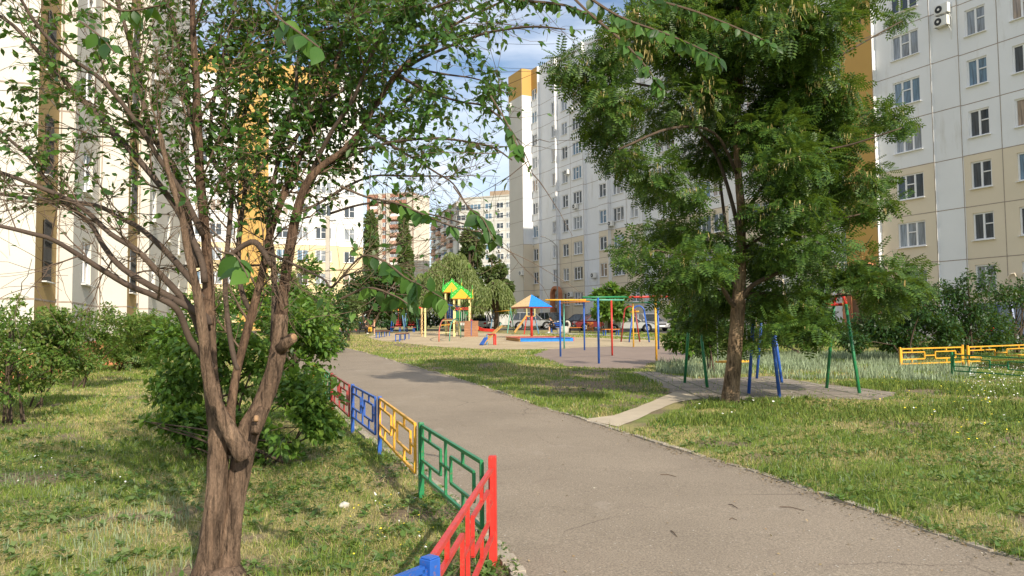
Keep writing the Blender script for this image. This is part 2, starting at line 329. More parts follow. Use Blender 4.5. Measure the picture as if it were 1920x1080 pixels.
def asphalt():
    m, t, b = new_mat('old_asphalt')
    c = ramp(t, noise(t, .7, 6, .65), [(.3, (.240, .198, .152)), (.7, (.305, .252, .194))])
    sp = ramp(t, noise(t, 70, 5, .85), [(.34, (.55,) * 3), (.5, (1, 1, 1)), (.64, (1.5,) * 3)]); c = mixc(t, 1, c, sp, 'MULTIPLY')
    vo = t.nodes.new('ShaderNodeTexVoronoi'); vo.inputs['Scale'].default_value = 22; vo.inputs['Randomness'].default_value = 1
    cc = t.nodes.new('ShaderNodeTexCoord'); t.links.new(cc.outputs['Object'], vo.inputs['Vector'])
    k = ramp(t, vo.outputs['Distance'], [(.07, (1, 1, 1)), (.13, (0, 0, 0))]); hi = ramp(t, vo.outputs['Color'], [(.60, (0, 0, 0)), (.7, (1, 1, 1))])
    kk = mixc(t, 1, k, hi, 'MULTIPLY'); c = mixc(t, kk, c, (.50, .46, .42))
    st = ramp(t, noise(t, 1.6, 8, .7, dist=1), [(.58, (0, 0, 0)), (.72, (.6,) * 3)]); c = mixc(t, st, c, (.205, .162, .128)); st2 = ramp(t, noise(t, .9, 7, .7, dist=.6), [(.60, (0, 0, 0)), (.68, (.55,) * 3)]); c = mixc(t, st2, c, (.37, .315, .26))
    cr = t.nodes.new('ShaderNodeTexVoronoi'); cr.feature = 'DISTANCE_TO_EDGE'; cr.inputs['Scale'].default_value = .55
    cv = mixc(t, .35, cc.outputs['Object'], noise(t, 1.4, 6, .7), 'ADD'); t.links.new(cv, cr.inputs['Vector'])
    ck = ramp(t, cr.outputs['Distance'], [(0.0, (1, 1, 1)), (.006, (0, 0, 0))]); ck2 = mixc(t, 1, ck, ramp(t, noise(t, .5, 3), [(.52, (0, 0, 0)), (.6, (.8,) * 3)]), 'MULTIPLY'); c = mixc(t, ck2, c, (.10, .075, .06))
    t.links.new(c, b.inputs['Base Color']); b.inputs['Roughness'].default_value = .85; b.inputs['Specular IOR Level'].default_value = .25
    bump(t, b, noise(t, 130, 4, .75), .55, .012); return m
def paving():
    m, t, b = new_mat('worn_paving'); cc = t.nodes.new('ShaderNodeTexCoord'); br = t.nodes.new('ShaderNodeTexBrick'); t.links.new(cc.outputs['Object'], br.inputs['Vector'])
    br.offset = .0; br.inputs['Scale'].default_value = 1; br.inputs['Brick Width'].default_value = .5; br.inputs['Row Height'].default_value = .5; br.inputs['Mortar Size'].default_value = .022
    br.inputs['Color1'].default_value = (.24, .20, .165, 1); br.inputs['Color2'].default_value = (.32, .27, .22, 1); br.inputs['Mortar'].default_value = (.10, .10, .05, 1)
    c = mixc(t, 1, br.outputs['Color'], ramp(t, noise(t, 4, 7, .7), [(.3, (.75,) * 3), (.7, (1.15,) * 3)]), 'MULTIPLY')
    c = mixc(t, ramp(t, noise(t, 1.4, 5), [(.56, (0, 0, 0)), (.68, (.8,) * 3)]), c, (.17, .16, .09))
    t.links.new(c, b.inputs['Base Color']); b.inputs['Roughness'].default_value = .9; bump(t, b, noise(t, 40, 5), .4, .02); return m
asph = asphalt()
sheet('path', PATH, asph, .008, .03)
sheet('side_path', SIDE, surf('old_concrete_path', (.54, .46, .35), .9, .2, 3, .4, 60, .2, stain=((.38, .32, .22), 2.5, .62), fine=.2), .008, .05)
sheet('play_court', PAD, surf('rosy_concrete', (.32, .25, .21), .9, .14, 1.2, .4, 60, .2, stain=((.22, .18, .14), 1.1, .60), fine=.3), .008, .18)
sheet('slab_paving', PAVE, paving(), .006, .18)
m_, t_, b_ = new_mat('play_sand'); c_ = ramp(t_, noise(t_, .5, 7, .65), [(.3, (.40, .31, .19)), (.68, (.54, .44, .29))]); t_.links.new(c_, b_.inputs['Base Color']); b_.inputs['Roughness'].default_value = .95
bump(t_, b_, noise(t_, 7, 7, .7), .9, .08)
sheet('sand', SAND, m_, .010, .5, .6)
ROAD = [(-60, 70.0), (-3, 74.0), (4, 72.5), (9, 62), (15.5, 49), (30, 27), (37, 32), (20.5, 51), (14.5, 64), (8.5, 77.5), (3.5, 84), (-60, 80)]
sheet('parking_road', ROAD, surf('road_asphalt', (.10, .095, .09), .9, .2, 1.2, .4, 60), .012)
sheet('edge_walk', px_line([(1030, 624), (1120, 627), (1300, 639), (1300, 641), (1120, 629), (1020, 626)]), M['concrete'], .03)
def kerb(name, P, wd, h, mat, side):
    b = MB(); acc = 0; pts = P
    for a, c in zip(pts[:-1], pts[1:]):
        l = math.hypot(c[0] - a[0], c[1] - a[1]); n = max(1, round(l / .9))
        for i in range(n):
            p = Vector((a[0] + (c[0] - a[0]) * i / n, a[1] + (c[1] - a[1]) * i / n, 0)); q = Vector((a[0] + (c[0] - a[0]) * (i + 1) / n, a[1] + (c[1] - a[1]) * (i + 1) / n, 0))
            d = (q - p); nrm = Vector((-d.y, d.x, 0)).normalized() * side
            zz = h + random.uniform(-.012, .008); o = random.uniform(-.012, .012)
            if random.random() < .06: zz = .004
            v = [p + nrm * o, q + nrm * o, q + nrm * (o + wd), p + nrm * (o + wd)]
            lo = [Vector((u.x, u.y, SL * u.y - .1)) for u in v]; hi = [Vector((u.x, u.y, SL * u.y + zz)) for u in v]
            b.add(lo + hi, [(4, 5, 6, 7), (0, 1, 5, 4), (1, 2, 6, 5), (2, 3, 7, 6), (3, 0, 4, 7)], mat)
    o = b.build(name); tag(o, kind='structure'); return o
kc = surf('kerb_concrete', (.40, .35, .28), .9, .25, 5, .5, 60, .2, stain=((.22, .18, .12), 4, .55))
kerb('kerb', kl, .09, .035, kc, 1); kerb('kerb', [p for p in kr if p[1] < 13.0], .07, .022, kc, -1); kerb('kerb', [p for p in kr if p[1] > 13.6], .07, .018, kc, -1)
# ---------------------------------------------------------------- foliage in numpy
def unit(a): return a / (np.linalg.norm(a, axis=1, keepdims=True) + 1e-9)
def rand_dir(n): return unit(rng.normal(size=(n, 3)))
def place(T, Fc, P, D, Nn, S):
    """copies of template T (k,3: across, along, up) at P along D with normals near Nn"""
    D = unit(D); X = unit(np.cross(D, Nn)); Z = np.cross(X, D); n = len(P)
    V = P[:, None, :] + (X[:, None, :] * T[None, :, 0:1] + D[:, None, :] * T[None, :, 1:2] + Z[:, None, :] * T[None, :, 2:3]) * S[:, None, None]
    k = len(T); Fa = (Fc[None] + (np.arange(n) * k)[:, None, None]).reshape(-1, Fc.shape[1]); return V.reshape(-1, 3), Fa
# an ovate leaf folded along its midrib; a pinnate frond; a plain lozenge for far trees; a ragged clump of lozenges
T_LEAF = np.array([[0, 0, 0], [.20, .22, .05], [.24, .50, .06], [0, 1.0, -.10], [0, .5, -.02], [-.24, .50, .06], [-.20, .22, .05]]); F_LEAF = np.array([[0, 1, 2, 4], [4, 2, 3, 5], [0, 4, 5, 6]])
T_LOZ = np.array([[0, 0, 0], [.36, .45, .1], [0, 1, 0], [-.36, .45, .1]]); F_LOZ = np.array([[0, 1, 2, 3]])
def frond(n=7, w=.34, lw=.085):
    T = []; Fc = []
    for i in range(n):
        y = .18 + .8 * i / (n - 1); L_ = w * (1 - .35 * abs(i / (n - 1) - .4))
        for s in (-1, 1):
            b = len(T); T += [[0, y, 0], [s * L_ * .5, y + .03 + lw * .6, .02], [s * L_, y + .06, -.03], [s * L_ * .5, y + .03 - lw * .6, .02]]; Fc.append([b, b + 1, b + 2, b + 3])
    b = len(T); T += [[0, 1.0, 0], [lw * .6, 1.1, 0], [0, 1.24, -.02], [-lw * .6, 1.1, 0]]; Fc.append([b, b + 1, b + 2, b + 3])
    b = len(T); T += [[-.006, 0, 0], [.006, 0, 0], [.004, 1, 0], [-.004, 1, 0]]; Fc.append([b, b + 1, b + 2, b + 3]); return np.array(T), np.array(Fc)
T_FR, F_FR = frond(6, .36, .11)
T_BIG = np.array([[0, 0, 0], [0, .25, -.015], [0, .5, -.02], [0, .75, -.05], [0, 1.02, -.14], [.19, .14, .03], [.31, .36, .05], [.30, .56, .04], [.17, .80, -.02], [-.19, .14, .03], [-.31, .36, .05], [-.30, .56, .04], [-.17, .80, -.02]]); F_BIG = np.array([[0, 5, 6, 1], [1, 6, 7, 2], [2, 7, 8, 3], [3, 8, 4, 4], [0, 1, 10, 9], [1, 2, 11, 10], [2, 3, 12, 11], [3, 4, 12, 12]])
def clump_pts(clumps, n, shell=.45):
    """points in a list of ellipsoids (x,y,z,rx,ry,rz), more of them near the surfaces; outward directions too"""
    C = np.array(clumps, float); wt = (C[:, 3] * C[:, 4] * C[:, 5]) ** .72; wt /= wt.sum(); k = rng.choice(len(C), n, p=wt)
    d = rand_dir(n); r = rng.random(n) ** shell; P = C[k, :3] + d * C[k, 3:6] * r[:, None]; return P, d, k
def leaf_crown(name, parent, clumps, n, size, mat, T=T_LEAF, Fc=F_LEAF, shell=.45, droop=.25, up=.8, gap=0.0, gsc=1.2, zmin=None, jit=.35, hole=None):
    P, d, k = clump_pts(clumps, n, shell)
    if gap:
        q = vn(P[:, 0] + P[:, 2] * .6, P[:, 1] * .7 + P[:, 2], gsc, 77, 3); keep = q > np.quantile(q, gap); P = P[keep]; d = d[keep]
    if zmin is not None: keep = P[:, 2] > zmin; P = P[keep]; d = d[keep]
    if hole is not None:                                # an opening between the sprays
        q = np.array([proj(Vector(p) + hole) for p in P]); keep = ~((q[:, 0] > 1550) & (q[:, 0] < 1608) & (q[:, 1] > 542) & (q[:, 1] < 600)) & ~((q[:, 0] > 1588) & (q[:, 0] < 1622) & (q[:, 1] > 590) & (q[:, 1] < 660)); P = P[keep]; d = d[keep]
    n = len(P); D = unit(d + rand_dir(n) * .9 + np.array([0, 0, -droop])); Nn = unit(rand_dir(n) * .7 + np.array([0, 0, up]) + d * .5)
    V, Fa = place(T, Fc, P, D, Nn, size * (1 - jit + 2 * jit * rng.random(n))); return link(name, np_mesh(name, V, Fa, mat), parent)
# ---------------------------------------------------------------- grass, weeds, flowers
def blades(name, P, H, W, lean, C, kindname):
    n = len(P); a = rng.random(n) * 2 * np.pi; s = np.stack([np.cos(a), np.sin(a), np.zeros(n)], 1) * W[:, None] * .5
    b = rng.random(n) * 2 * np.pi; l = np.stack([np.cos(b), np.sin(b), np.zeros(n)], 1) * (lean * H * rng.random(n))[:, None]
    up = np.array([0, 0, 1.]); m = P + l * .35 + up * (H * .55)[:, None]; t = P + l + up * (H * (1 - .2 * rng.random(n)))[:, None]
    V = np.stack([P - s, P + s, m + s * .75, m - s * .75, t], 1).reshape(-1, 3); i = np.arange(n) * 5
    Q = np.stack([i, i + 1, i + 2, i + 3], 1); Tt = np.stack([i + 3, i + 2, i + 4, i + 4], 1)
    Tt = np.stack([i + 3, i + 2, i + 4], 1)
    me = bpy.data.meshes.new(name); me.vertices.add(5 * n); me.vertices.foreach_set('co', V.astype(np.float32).ravel())
    lo = np.concatenate([Q, Tt], 1).ravel(); me.loops.add(7 * n); me.loops.foreach_set('vertex_index', lo.astype(np.int32))
    st = np.stack([np.arange(n) * 7, np.arange(n) * 7 + 4], 1).ravel(); tt = np.tile([4, 3], n)
    me.polygons.add(2 * n); me.polygons.foreach_set('loop_start', st.astype(np.int32)); me.polygons.foreach_set('loop_total', tt.astype(np.int32)); me.materials.append(M['grass']); me.update(calc_edges=True)
    at_ = me.color_attributes.new('Col', 'FLOAT_COLOR', 'POINT'); CC = np.repeat(C, 5, axis=0); at_.data.foreach_set('color', np.concatenate([CC, np.ones((len(CC), 1))], 1).astype(np.float32).ravel())
    return tag(link(name, me), kind='stuff')
def sample_ground(n, y0, y1, p=.8, half=.76):
    u = rng.random(n); q = 1 - p; Y = (y0 ** q + u * (y1 ** q - y0 ** q)) ** (1 / q); X = (rng.random(n) * 2 - 1) * (half * Y + .6); return X, Y
def off_lawn(x, y):
    e = inpoly(x, y, PATH) | inpoly(x, y, SAND) | inpoly(x, y, ROAD); jx = x + (vn(x, y, 2.5, 4) - .5) * .5; jy = y + (vn(x, y, 2.5, 6) - .5) * .9
    return e | (inpoly(jx, jy, PAD)) | (inpoly(jx, jy, PAVE) & (rng.random(len(x)) > .05)) | inpoly(x, y, SIDE) | inpoly(x, y + .25, SIDE) | inpoly(x - .1, y + .5, SIDE)
X, Y = sample_ground(800000, 2.2, 60); k = ~off_lawn(X, Y); X = X[k]; Y = Y[k]
dd, bb = ground_state(X, Y); den = vn(X, Y, 1.8, 91, 3); k = rng.random(len(X)) < np.clip((1 - bb * .85) * (.35 + 1.1 * den), .05, 1); X = X[k]; Y = Y[k]; dd = dd[k]; den = den[k]
n = len(X); tall = vn(X, Y, .8, 101, 3); g = mixn(GREEN * 1.05, GREEN2 * 1.25, rng.random(n)); isdry = rng.random(n) < (dd * .62 + .10); C = np.where(isdry[:, None], DRY * (.75 + .5 * rng.random((n, 1))), g)
C = np.where((rng.random(n) < .05)[:, None], np.array([.38, .46, .30]) * .8, C)
tallk = sst(tall, .45, .7); H = (.025 + .045 * rng.random(n) + tallk * .08 * rng.random(n)) * (1 - .35 * isdry); edge_tall = (X > 1.8) & (Y < 6.5) & (X > .9 * Y - 1.0); H = H * (1 + .5 * edge_tall)
Wd = np.maximum(.0036, Y * .00072) * (.7 + .6 * rng.random(n)); H = H * (1 + np.clip(Y - 12, 0, 40) * .008)
blades('grass', np.stack([X, Y, SL * Y], 1), H, Wd, .8 + .5 * isdry, C, 'grass')
def zone(n, x0, x1, y0, y1):                          # px window -> ground points
    a, b, c, d = G(x0, y1), G(x1, y1), G(x1, y0), G(x0, y0); P = [(q.x, q.y) for q in (a, b, c, d)]; xs = [q[0] for q in P]; ys = [q[1] for q in P]
    X = rng.uniform(min(xs), max(xs), n); Y = rng.uniform(min(ys), max(ys), n); k = inpoly(X, Y, P) & ~inpoly(X, Y, PATH) & ~inpoly(X, Y, PAVE) & ~inpoly(X, Y, PAD); return X[k], Y[k]
def merge(*z): return np.concatenate([a for a, _ in z]), np.concatenate([b for _, b in z])
X, Y = merge(zone(46000, 1290, 1720, 664, 712), zone(9000, 1690, 1830, 692, 718), zone(5000, 1230, 1300, 680, 702)); k = vn(X, Y, .9, 200, 3) + .25 * rng.random(len(X)) > .60; X = X[k]; Y = Y[k]; n = len(X)
blades('wormwood', np.stack([X, Y, SL * Y], 1), .10 + .26 * rng.random(n) * rng.random(n), .014 + .008 * rng.random(n), .45 * np.ones(n), np.array([[.33, .40, .25]]) * (.6 + .7 * rng.random((n, 1))), '')
X, Y = merge(zone(2600, -40, 370, 940, 1090), zone(900, 0, 200, 890, 960)); k = vn(X, Y, 2.2, 210, 3) > .52; X = X[k]; Y = Y[k]; n = len(X)
blades('wormwood', np.stack([X, Y, SL * Y], 1), .04 + .07 * rng.random(n), .006 + .003 * rng.random(n), .3 * np.ones(n), np.array([[.27, .33, .19]]) * (.8 + .5 * rng.random((n, 1))), '')
X, Y = merge(zone(34000, 1300, 2000, 716, 790), zone(20000, 1640, 2050, 720, 1000), zone(5000, 1150, 1420, 760, 800)); k = (vn(X, Y, .9, 220, 3) > .46) & ~off_lawn(X, Y); X = X[k]; Y = Y[k]; n = len(X)
blades('tall_weeds', np.stack([X, Y, SL * Y], 1), .05 + .13 * rng.random(n) * rng.random(n), .010 + .009 * rng.random(n), .8 * np.ones(n), mixn(np.array([.09, .17, .035]), np.array([.24, .28, .06]), rng.random(n)), '')
def low_leaves(name, X, Y, zlo, zhi, size, mat):
    n = len(X); P = np.stack([X, Y, SL * Y + zlo + (zhi - zlo) * rng.random(n)], 1); V, Fa = place(T_LOZ, F_LOZ, P, rand_dir(n) * np.array([1, 1, .35]), rand_dir(n) * .5 + np.array([0, 0, 1.]), size * (.5 + rng.random(n)))
    return tag(link(name, np_mesh(name, V, Fa, mat)), kind='stuff')
X, Y = sample_ground(160000, 2.4, 26, .98); k = (vn(X, Y, 1.0, 300, 3) > .54) & ~off_lawn(X, Y); low_leaves('clover', X[k], Y[k], .01, .06, .024, leaf_mat('clover_leaf', [(.045, .10, .02), (.08, .15, .03), (.12, .20, .04)], .3))
white = surf('white_petals', (.78, .78, .72), .8, .05); yel = surf('yellow_petals', (.75, .62, .05), .8, .05)
def flowers(name, X, Y, h, s, mat):
    n = len(X); P = np.stack([X, Y, SL * Y + h * (.6 + .5 * rng.random(n))], 1); T = np.array([[-.5, -.5, 0], [.5, -.5, 0], [.7, 0, .1], [.5, .5, 0], [-.5, .5, 0], [-.7, 0, .1]]); Fc = np.array([[0, 1, 2, 3, 4, 5]])
    V, Fa = place(T, Fc, P, rand_dir(n) * np.array([1, 1, .3]), rand_dir(n) * .5 + np.array([0, -.3, 1.]), s * (.6 + .8 * rng.random(n))); return tag(link(name, np_mesh(name, V, Fa, mat)), kind='stuff')
X, Y = merge(zone(1300, 1815, 1990, 702, 770), zone(30, 1640, 1930, 775, 900), zone(36, 1290, 1500, 735, 800), zone(16, 960, 1000, 685, 700)); flowers('white_flowers', X, Y, .26, .018, white)
X, Y = merge(zone(26, 680, 830, 930, 1060), zone(30, 20, 240, 850, 920), zone(14, 180, 260, 860, 930)); flowers('white_flowers', X, Y, .07, .012, white)
X, Y = merge(zone(260, 1640, 1860, 712, 780), zone(70, 1700, 1950, 780, 860)); flowers('yellow_flowers', X, Y, .14, .017, yel)
X, Y = merge(zone(60, 640, 850, 930, 1080)); flowers('yellow_flowers', X, Y, .06, .010, yel)
X, Y = sample_ground(5200, 2.4, 16, .9); k = ~off_lawn(X, Y) & (vn(X, Y, 1.4, 401, 3) > .42); X = X[k]; Y = Y[k]; rx = np.repeat(X, 7) + rng.normal(size=7 * len(X)) * .022; ry = np.repeat(Y, 7) + rng.normal(size=7 * len(X)) * .022
n = len(rx); ang = rng.random(n) * 6.283; V, Fa = place(T_LEAF, F_LEAF, np.stack([rx, ry, SL * ry + .01 + .03 * rng.random(n)], 1), np.stack([np.cos(ang), np.sin(ang), .35 + .4 * rng.random(n)], 1), rand_dir(n) * .3 + np.array([0, 0, 1.]), .035 + .045 * rng.random(n)); tag(link('weeds', np_mesh('weeds', V, Fa, leaf_mat('weed_leaf', [(.05, .11, .025), (.09, .17, .035), (.14, .22, .06), (.20, .26, .10)], .3))), kind='stuff')
X, Y = sample_ground(26000, 2.3, 16, .9); d_, b_2 = ground_state(X, Y); k = ~off_lawn(X, Y) & (rng.random(len(X)) < .15 + .8 * d_); X = X[k]; Y = Y[k]; n = len(X); ang = rng.random(n) * 6.283
V, Fa = place(np.array([[-.012, 0, 0], [.012, 0, 0], [.012, .5, .06], [.006, 1, .02], [-.006, 1, .02], [-.012, .5, .06]]), np.array([[0, 1, 2, 5], [5, 2, 3, 4]]), np.stack([X, Y, SL * Y + .015 + .03 * rng.random(n)], 1), np.stack([np.cos(ang), np.sin(ang), .1 * rng.normal(size=n)], 1), np.tile([0, 0, 1.], (n, 1)), .06 + .12 * rng.random(n)); tag(link('straw', np_mesh('straw', V, Fa, leaf_mat('straw', [(.30, .24, .12), (.46, .38, .20), (.58, .50, .30)], .1))), kind='stuff')
X, Y = sample_ground(9000, 2.2, 20, .7); k = inpoly(X, Y, PATH); X = X[k][:2300]; Y = Y[k][:2300]; n = len(X); V, Fa = place(np.array([[-.5, -.4, 0], [.4, -.5, 0], [.6, .3, .1], [0, .6, 0], [-.5, .3, .1]]), np.array([[0, 1, 2, 3, 4]]), np.stack([X, Y, SL * Y + .0105], 1), rand_dir(n) * np.array([1, 1, .05]), np.tile([0, 0, 1.], (n, 1)), .004 + .009 * rng.random(n) ** 3); tag(link('gravel', np_mesh('gravel', V, Fa, surf('pale_chippings', (.52, .48, .42), .9, .3, 30))), kind='stuff')
b = MB(); bmx = bmesh.new(); bmesh.ops.create_icosphere(bmx, subdivisions=2, radius=.045)
for v in bmx.verts: v.co *= 1 + random.uniform(-.22, .18); v.co.z *= .7
me = bpy.data.meshes.new('stone'); bmx.to_mesh(me); bmx.free(); me.materials.append(surf('pale_stone', (.55, .52, .46), .9, .15, 20))
p = G(645, 952); o = link('stone', me, None, (p.x, p.y, p.z + .02)); tag(o, 'small pale stone lying alone in the grass left of the fence', 'stone')
for (a, c, l) in (((1238, 892), (1268, 896), 'dry twig on the path, farthest up the asphalt'), ((1366, 948), (1384, 956), 'short dry twig on the asphalt, left of the longest twig'), ((1462, 953), (1508, 960), 'longest dry twig on the asphalt, nearest the right kerb'), ((1258, 998), (1270, 1010), 'tiny hooked twig on the asphalt, closest to the camera'), ((1368, 977), (1382, 978), 'small straight twig on the asphalt, below the short one')):
    pa, pc = G(*a), G(*c); mm = (pa + pc) / 2 + Vector((0, .03, .004)); b = MB(); b.tube([pa + Vector((0, 0, .012)), mm + Vector((0, 0, .014)), pc + Vector((0, 0, .012))], [.003, .004, .002], M['twig'], 5)
    o = b.build('fallen_twig'); tag(o, l, 'twig', 'dry twigs on the path')
X, Y = sample_ground(2600, 2.6, 14, .98); k = inpoly(X, Y, PATH); low_leaves('leaf_litter', X[k][:260], Y[k][:260], .012, .016, .022, leaf_mat('dry_litter', [(.30, .19, .09), (.40, .30, .16), (.55, .50, .40)], .1))
kx = np.array(kr); ii = rng.integers(4, 90, 1500); X = kx[ii, 0] + rng.normal(size=1500) * .07 - .05; Y = kx[ii, 1] + rng.normal(size=1500) * .2; low_leaves('leaf_litter', X, Y, .012, .03, .022, leaf_mat('brown_litter', [(.16, .11, .06), (.26, .19, .11), (.12, .09, .05)], .1))
# ---------------------------------------------------------------- buildings
WIN = {}
def win_meshes(wd, ht, kind, gi, fm):
    key = (round(wd, 2), round(ht, 2), kind, gi, fm.name)
    if key in WIN: return WIN[key]
    f = MB(); y = -.10; t = .08
    f.box((0, y, ht / 2 - t / 2), (wd, .07, t), fm); f.box((0, y, -ht / 2 + t / 2), (wd, .07, t), fm)
    for s in (-1, 1): f.box((s * (wd / 2 - t / 2), y, 0), (t, .072, ht - 2 * t), fm)
    if kind == 'two': f.box((0, y, 0), (.10, .075, ht - 2 * t), fm); f.box((-wd / 4, y, .12), (wd / 2 - .17, .068, .06), fm)
    if kind == 'two_b': f.box((0, y, 0), (.10, .075, ht - 2 * t), fm); f.box((wd / 4, y, .22), (wd / 2 - .17, .068, .06), fm)
    if kind == 'three':
        for s in (-1, 1): f.box((s * wd / 6, y, 0), (.10, .075, ht - 2 * t), fm)
        f.box((0, y, .14), (wd / 3 - .10, .068, .06), fm)
    if kind == 'grate':
        for i in range(9): f.box((-wd / 2 + wd * (i + .5) / 9, .03, 0), (.022, .022, ht), M['dark'])
        for z in (-ht / 2, -ht / 6, ht / 6, ht / 2): f.box((0, .055, z), (wd, .022, .03), M['dark'])
        f.box((0, y, 0), (.09, .075, ht - 2 * t), fm)
    p = MB(); p.box((0, -.125, 0), (wd - .06, .01, ht - .06), M['glass'][gi])
    s = MB(); s.box((0, .045, -ht / 2 - .02), (wd + .12, .16, .03), M['frame'])
    WIN[key] = (f.mesh('window'), p.mesh('pane'), s.mesh('sill')); return WIN[key]
def window(par, loc, rz, wd, ht, kind, gi, fm, pxtest):
    pp = proj(pxtest)
    if pp is None or pp[1] < -70 or pp[0] < -120 or pp[0] > 2040: return False
    f, p, s = win_meshes(wd, ht, kind, gi, fm); o = link('window', f, par, loc, rz); link('pane', p, o); link('sill', s, o); return True
class Bld:
    def __init__(s, name, label, P0, D, group=None):
        s.z0 = gz(P0[1]) - .3; s.root = thing(name, label, 'apartment block', (P0[0], P0[1], s.z0), math.atan2(D[1], D[0]), group)
        s.wall = MB(); s.j = MB(); s.nw = 0; s.P0 = P0; s.D = D; s.ac = []
    def W(s, x, y, z): D = s.D; return (s.P0[0] + D[0] * x - D[1] * y, s.P0[1] + D[1] * x + D[0] * y, z)
    def seg(s, p, q, bands, wins=(), rows=(), joints=(), vj=(), hw=.72, fm=None, skip=None):
        """bands: [(z_top, material)...] absolute heights; wins: [(offset, width, kind)]; rows: heights of window centres"""
        fm = fm or M['frame']; p = Vector(p).to_2d(); q = Vector(q).to_2d(); d = (q - p); l = d.length; d /= l; nrm = Vector((-d.y, d.x)); z0 = s.z0; rz = math.atan2(d.y, d.x)
        S = sorted({0.0, l} | {o - w / 2 for o, w, k in wins} | {o + w / 2 for o, w, k in wins}); top = bands[-1][0]
        Z = sorted({z0 - 1.0, top} | {b[0] for b in bands} | {r + e for r in rows for e in (-hw, hw)})
        holes = [(o - w / 2, o + w / 2, r - hw, r + hw, o, w, k, r) for o, w, k in wins for r in rows]
        def P(a, z, y=0.0): v = p + d * a + nrm * y; return (v.x, v.y, z - z0)
        for a, b in zip(S[:-1], S[1:]):
            for c, e in zip(Z[:-1], Z[1:]):
                ma, mz = (a + b) / 2, (c + e) / 2
                if b - a < 1e-5 or e - c < 1e-5: continue
                if any(h[0] < ma < h[1] and h[2] < mz < h[3] for h in holes): continue
                mt = next(m for zt, m in bands if mz < zt); s.wall.add([P(a, c), P(b, c), P(b, e), P(a, e)], [(0, 1, 2, 3)], mt)
        for h in holes:
            a, b, c, e = h[:4]; mt = next(m for zt, m in bands if h[7] < zt)
            for A, B in (((a, c), (b, c)), ((b, c), (b, e)), ((b, e), (a, e)), ((a, e), (a, c))):
                s.wall.add([P(*A), P(*B), P(B[0], B[1], -.15), P(A[0], A[1], -.15)], [(0, 1, 2, 3)], mt)
            loc = P(h[4], h[7]); w_ = s.W(loc[0], loc[1], h[7]); gi = random.choice((0, 0, 1, 1, 2, 3))
            if window(s.root, loc, rz, h[5], 2 * hw, h[6], gi, fm, w_): s.nw += 1
            else: s.wall.add([P(a, c, -.14), P(b, c, -.14), P(b, e, -.14), P(a, e, -.14)], [(0, 1, 2, 3)], M['glass'][0])
        for z in joints:
            c = P(l / 2, z + random.uniform(-.02, .02)); s.j.box((c[0], c[1], c[2]), (l - .004, .012, .045), M['joint'], rz=rz)
        for a in vj:
            c = P(a, (z0 + .5 + top) / 2); s.j.box(c, (.036, .020, top - z0 - .6), M['joint'], rz=rz)
    def finish(s, roof_poly=None, ztop=None):
        s.wall.build('wall', s.root, recalc=False); s.j.build('panel_joints', s.root)
        if roof_poly:
            b = MB(); n = len(roof_poly); b.add([(x, y, ztop - s.z0 - .35) for x, y in roof_poly], [tuple(range(n))], M['roof']); b.build('roof', s.root)
    def aircon(s, p, q, off, z):
        p = Vector(p).to_2d(); q = Vector(q).to_2d(); d = (q - p).normalized(); nrm = Vector((-d.y, d.x)); c = p + d * off + nrm * .22; rz = math.atan2(d.y, d.x)
        b = MB(); b.box((0, 0, 0), (.78, .30, .54), M['ac']); b.tube([(.12, .152, 0), (.12, .168, 0)], .21, M['dark'], 14); b.tube([(.12, .166, 0), (.12, .176, 0)], .07, M['ac'], 10)
        for k in (-.3, .3): b.box((k, -.02, -.30), (.03, .36, .03), M['metal'])
        b.tube([(-.3, -.1, -.25), (-.42, -.16, -.6), (-.4, -.2, -1.1)], .02, M['ac'], 5)
        b.build('air_conditioner', s.root, loc=(c.x, c.y, z - s.z0), rz=rz)
def u_at(P0, D, px, n=0.0):                            # where along a facade line the column px falls
    N = (-D[1], D[0]); r = ray(px, 560); r = r.x / r.y; ox, oy = P0[0] + N[0] * n, P0[1] + N[1] * n
    return (r * oy - ox) / (D[0] - r * D[1])
WW, CW, OW, GW = M['white_wall'], M['cream_wall'], M['ochre_wall'], M['grey_wall']
A27 = R(27); D27 = (-math.sin(A27), math.cos(A27))
# --- the long block in the middle
P0 = (10.9, 76.5); B1 = Bld('apartment_block', 'long white panel block with cream lower storeys and ochre roof band, behind the sandbox umbrella', P0, D27)
zr = [4.75 + 2.8 * i for i in range(10)]; js = [6.05 + 2.8 * i for i in range(9)]; TOP = 33.2
bw = [(11.65, CW), (TOP, WW)]; bo = [(11.65, CW), (29.9, WW), (TOP, OW)]; pl = [(TOP, WW)]; gb = [(29.9, GW), (TOP, OW)]
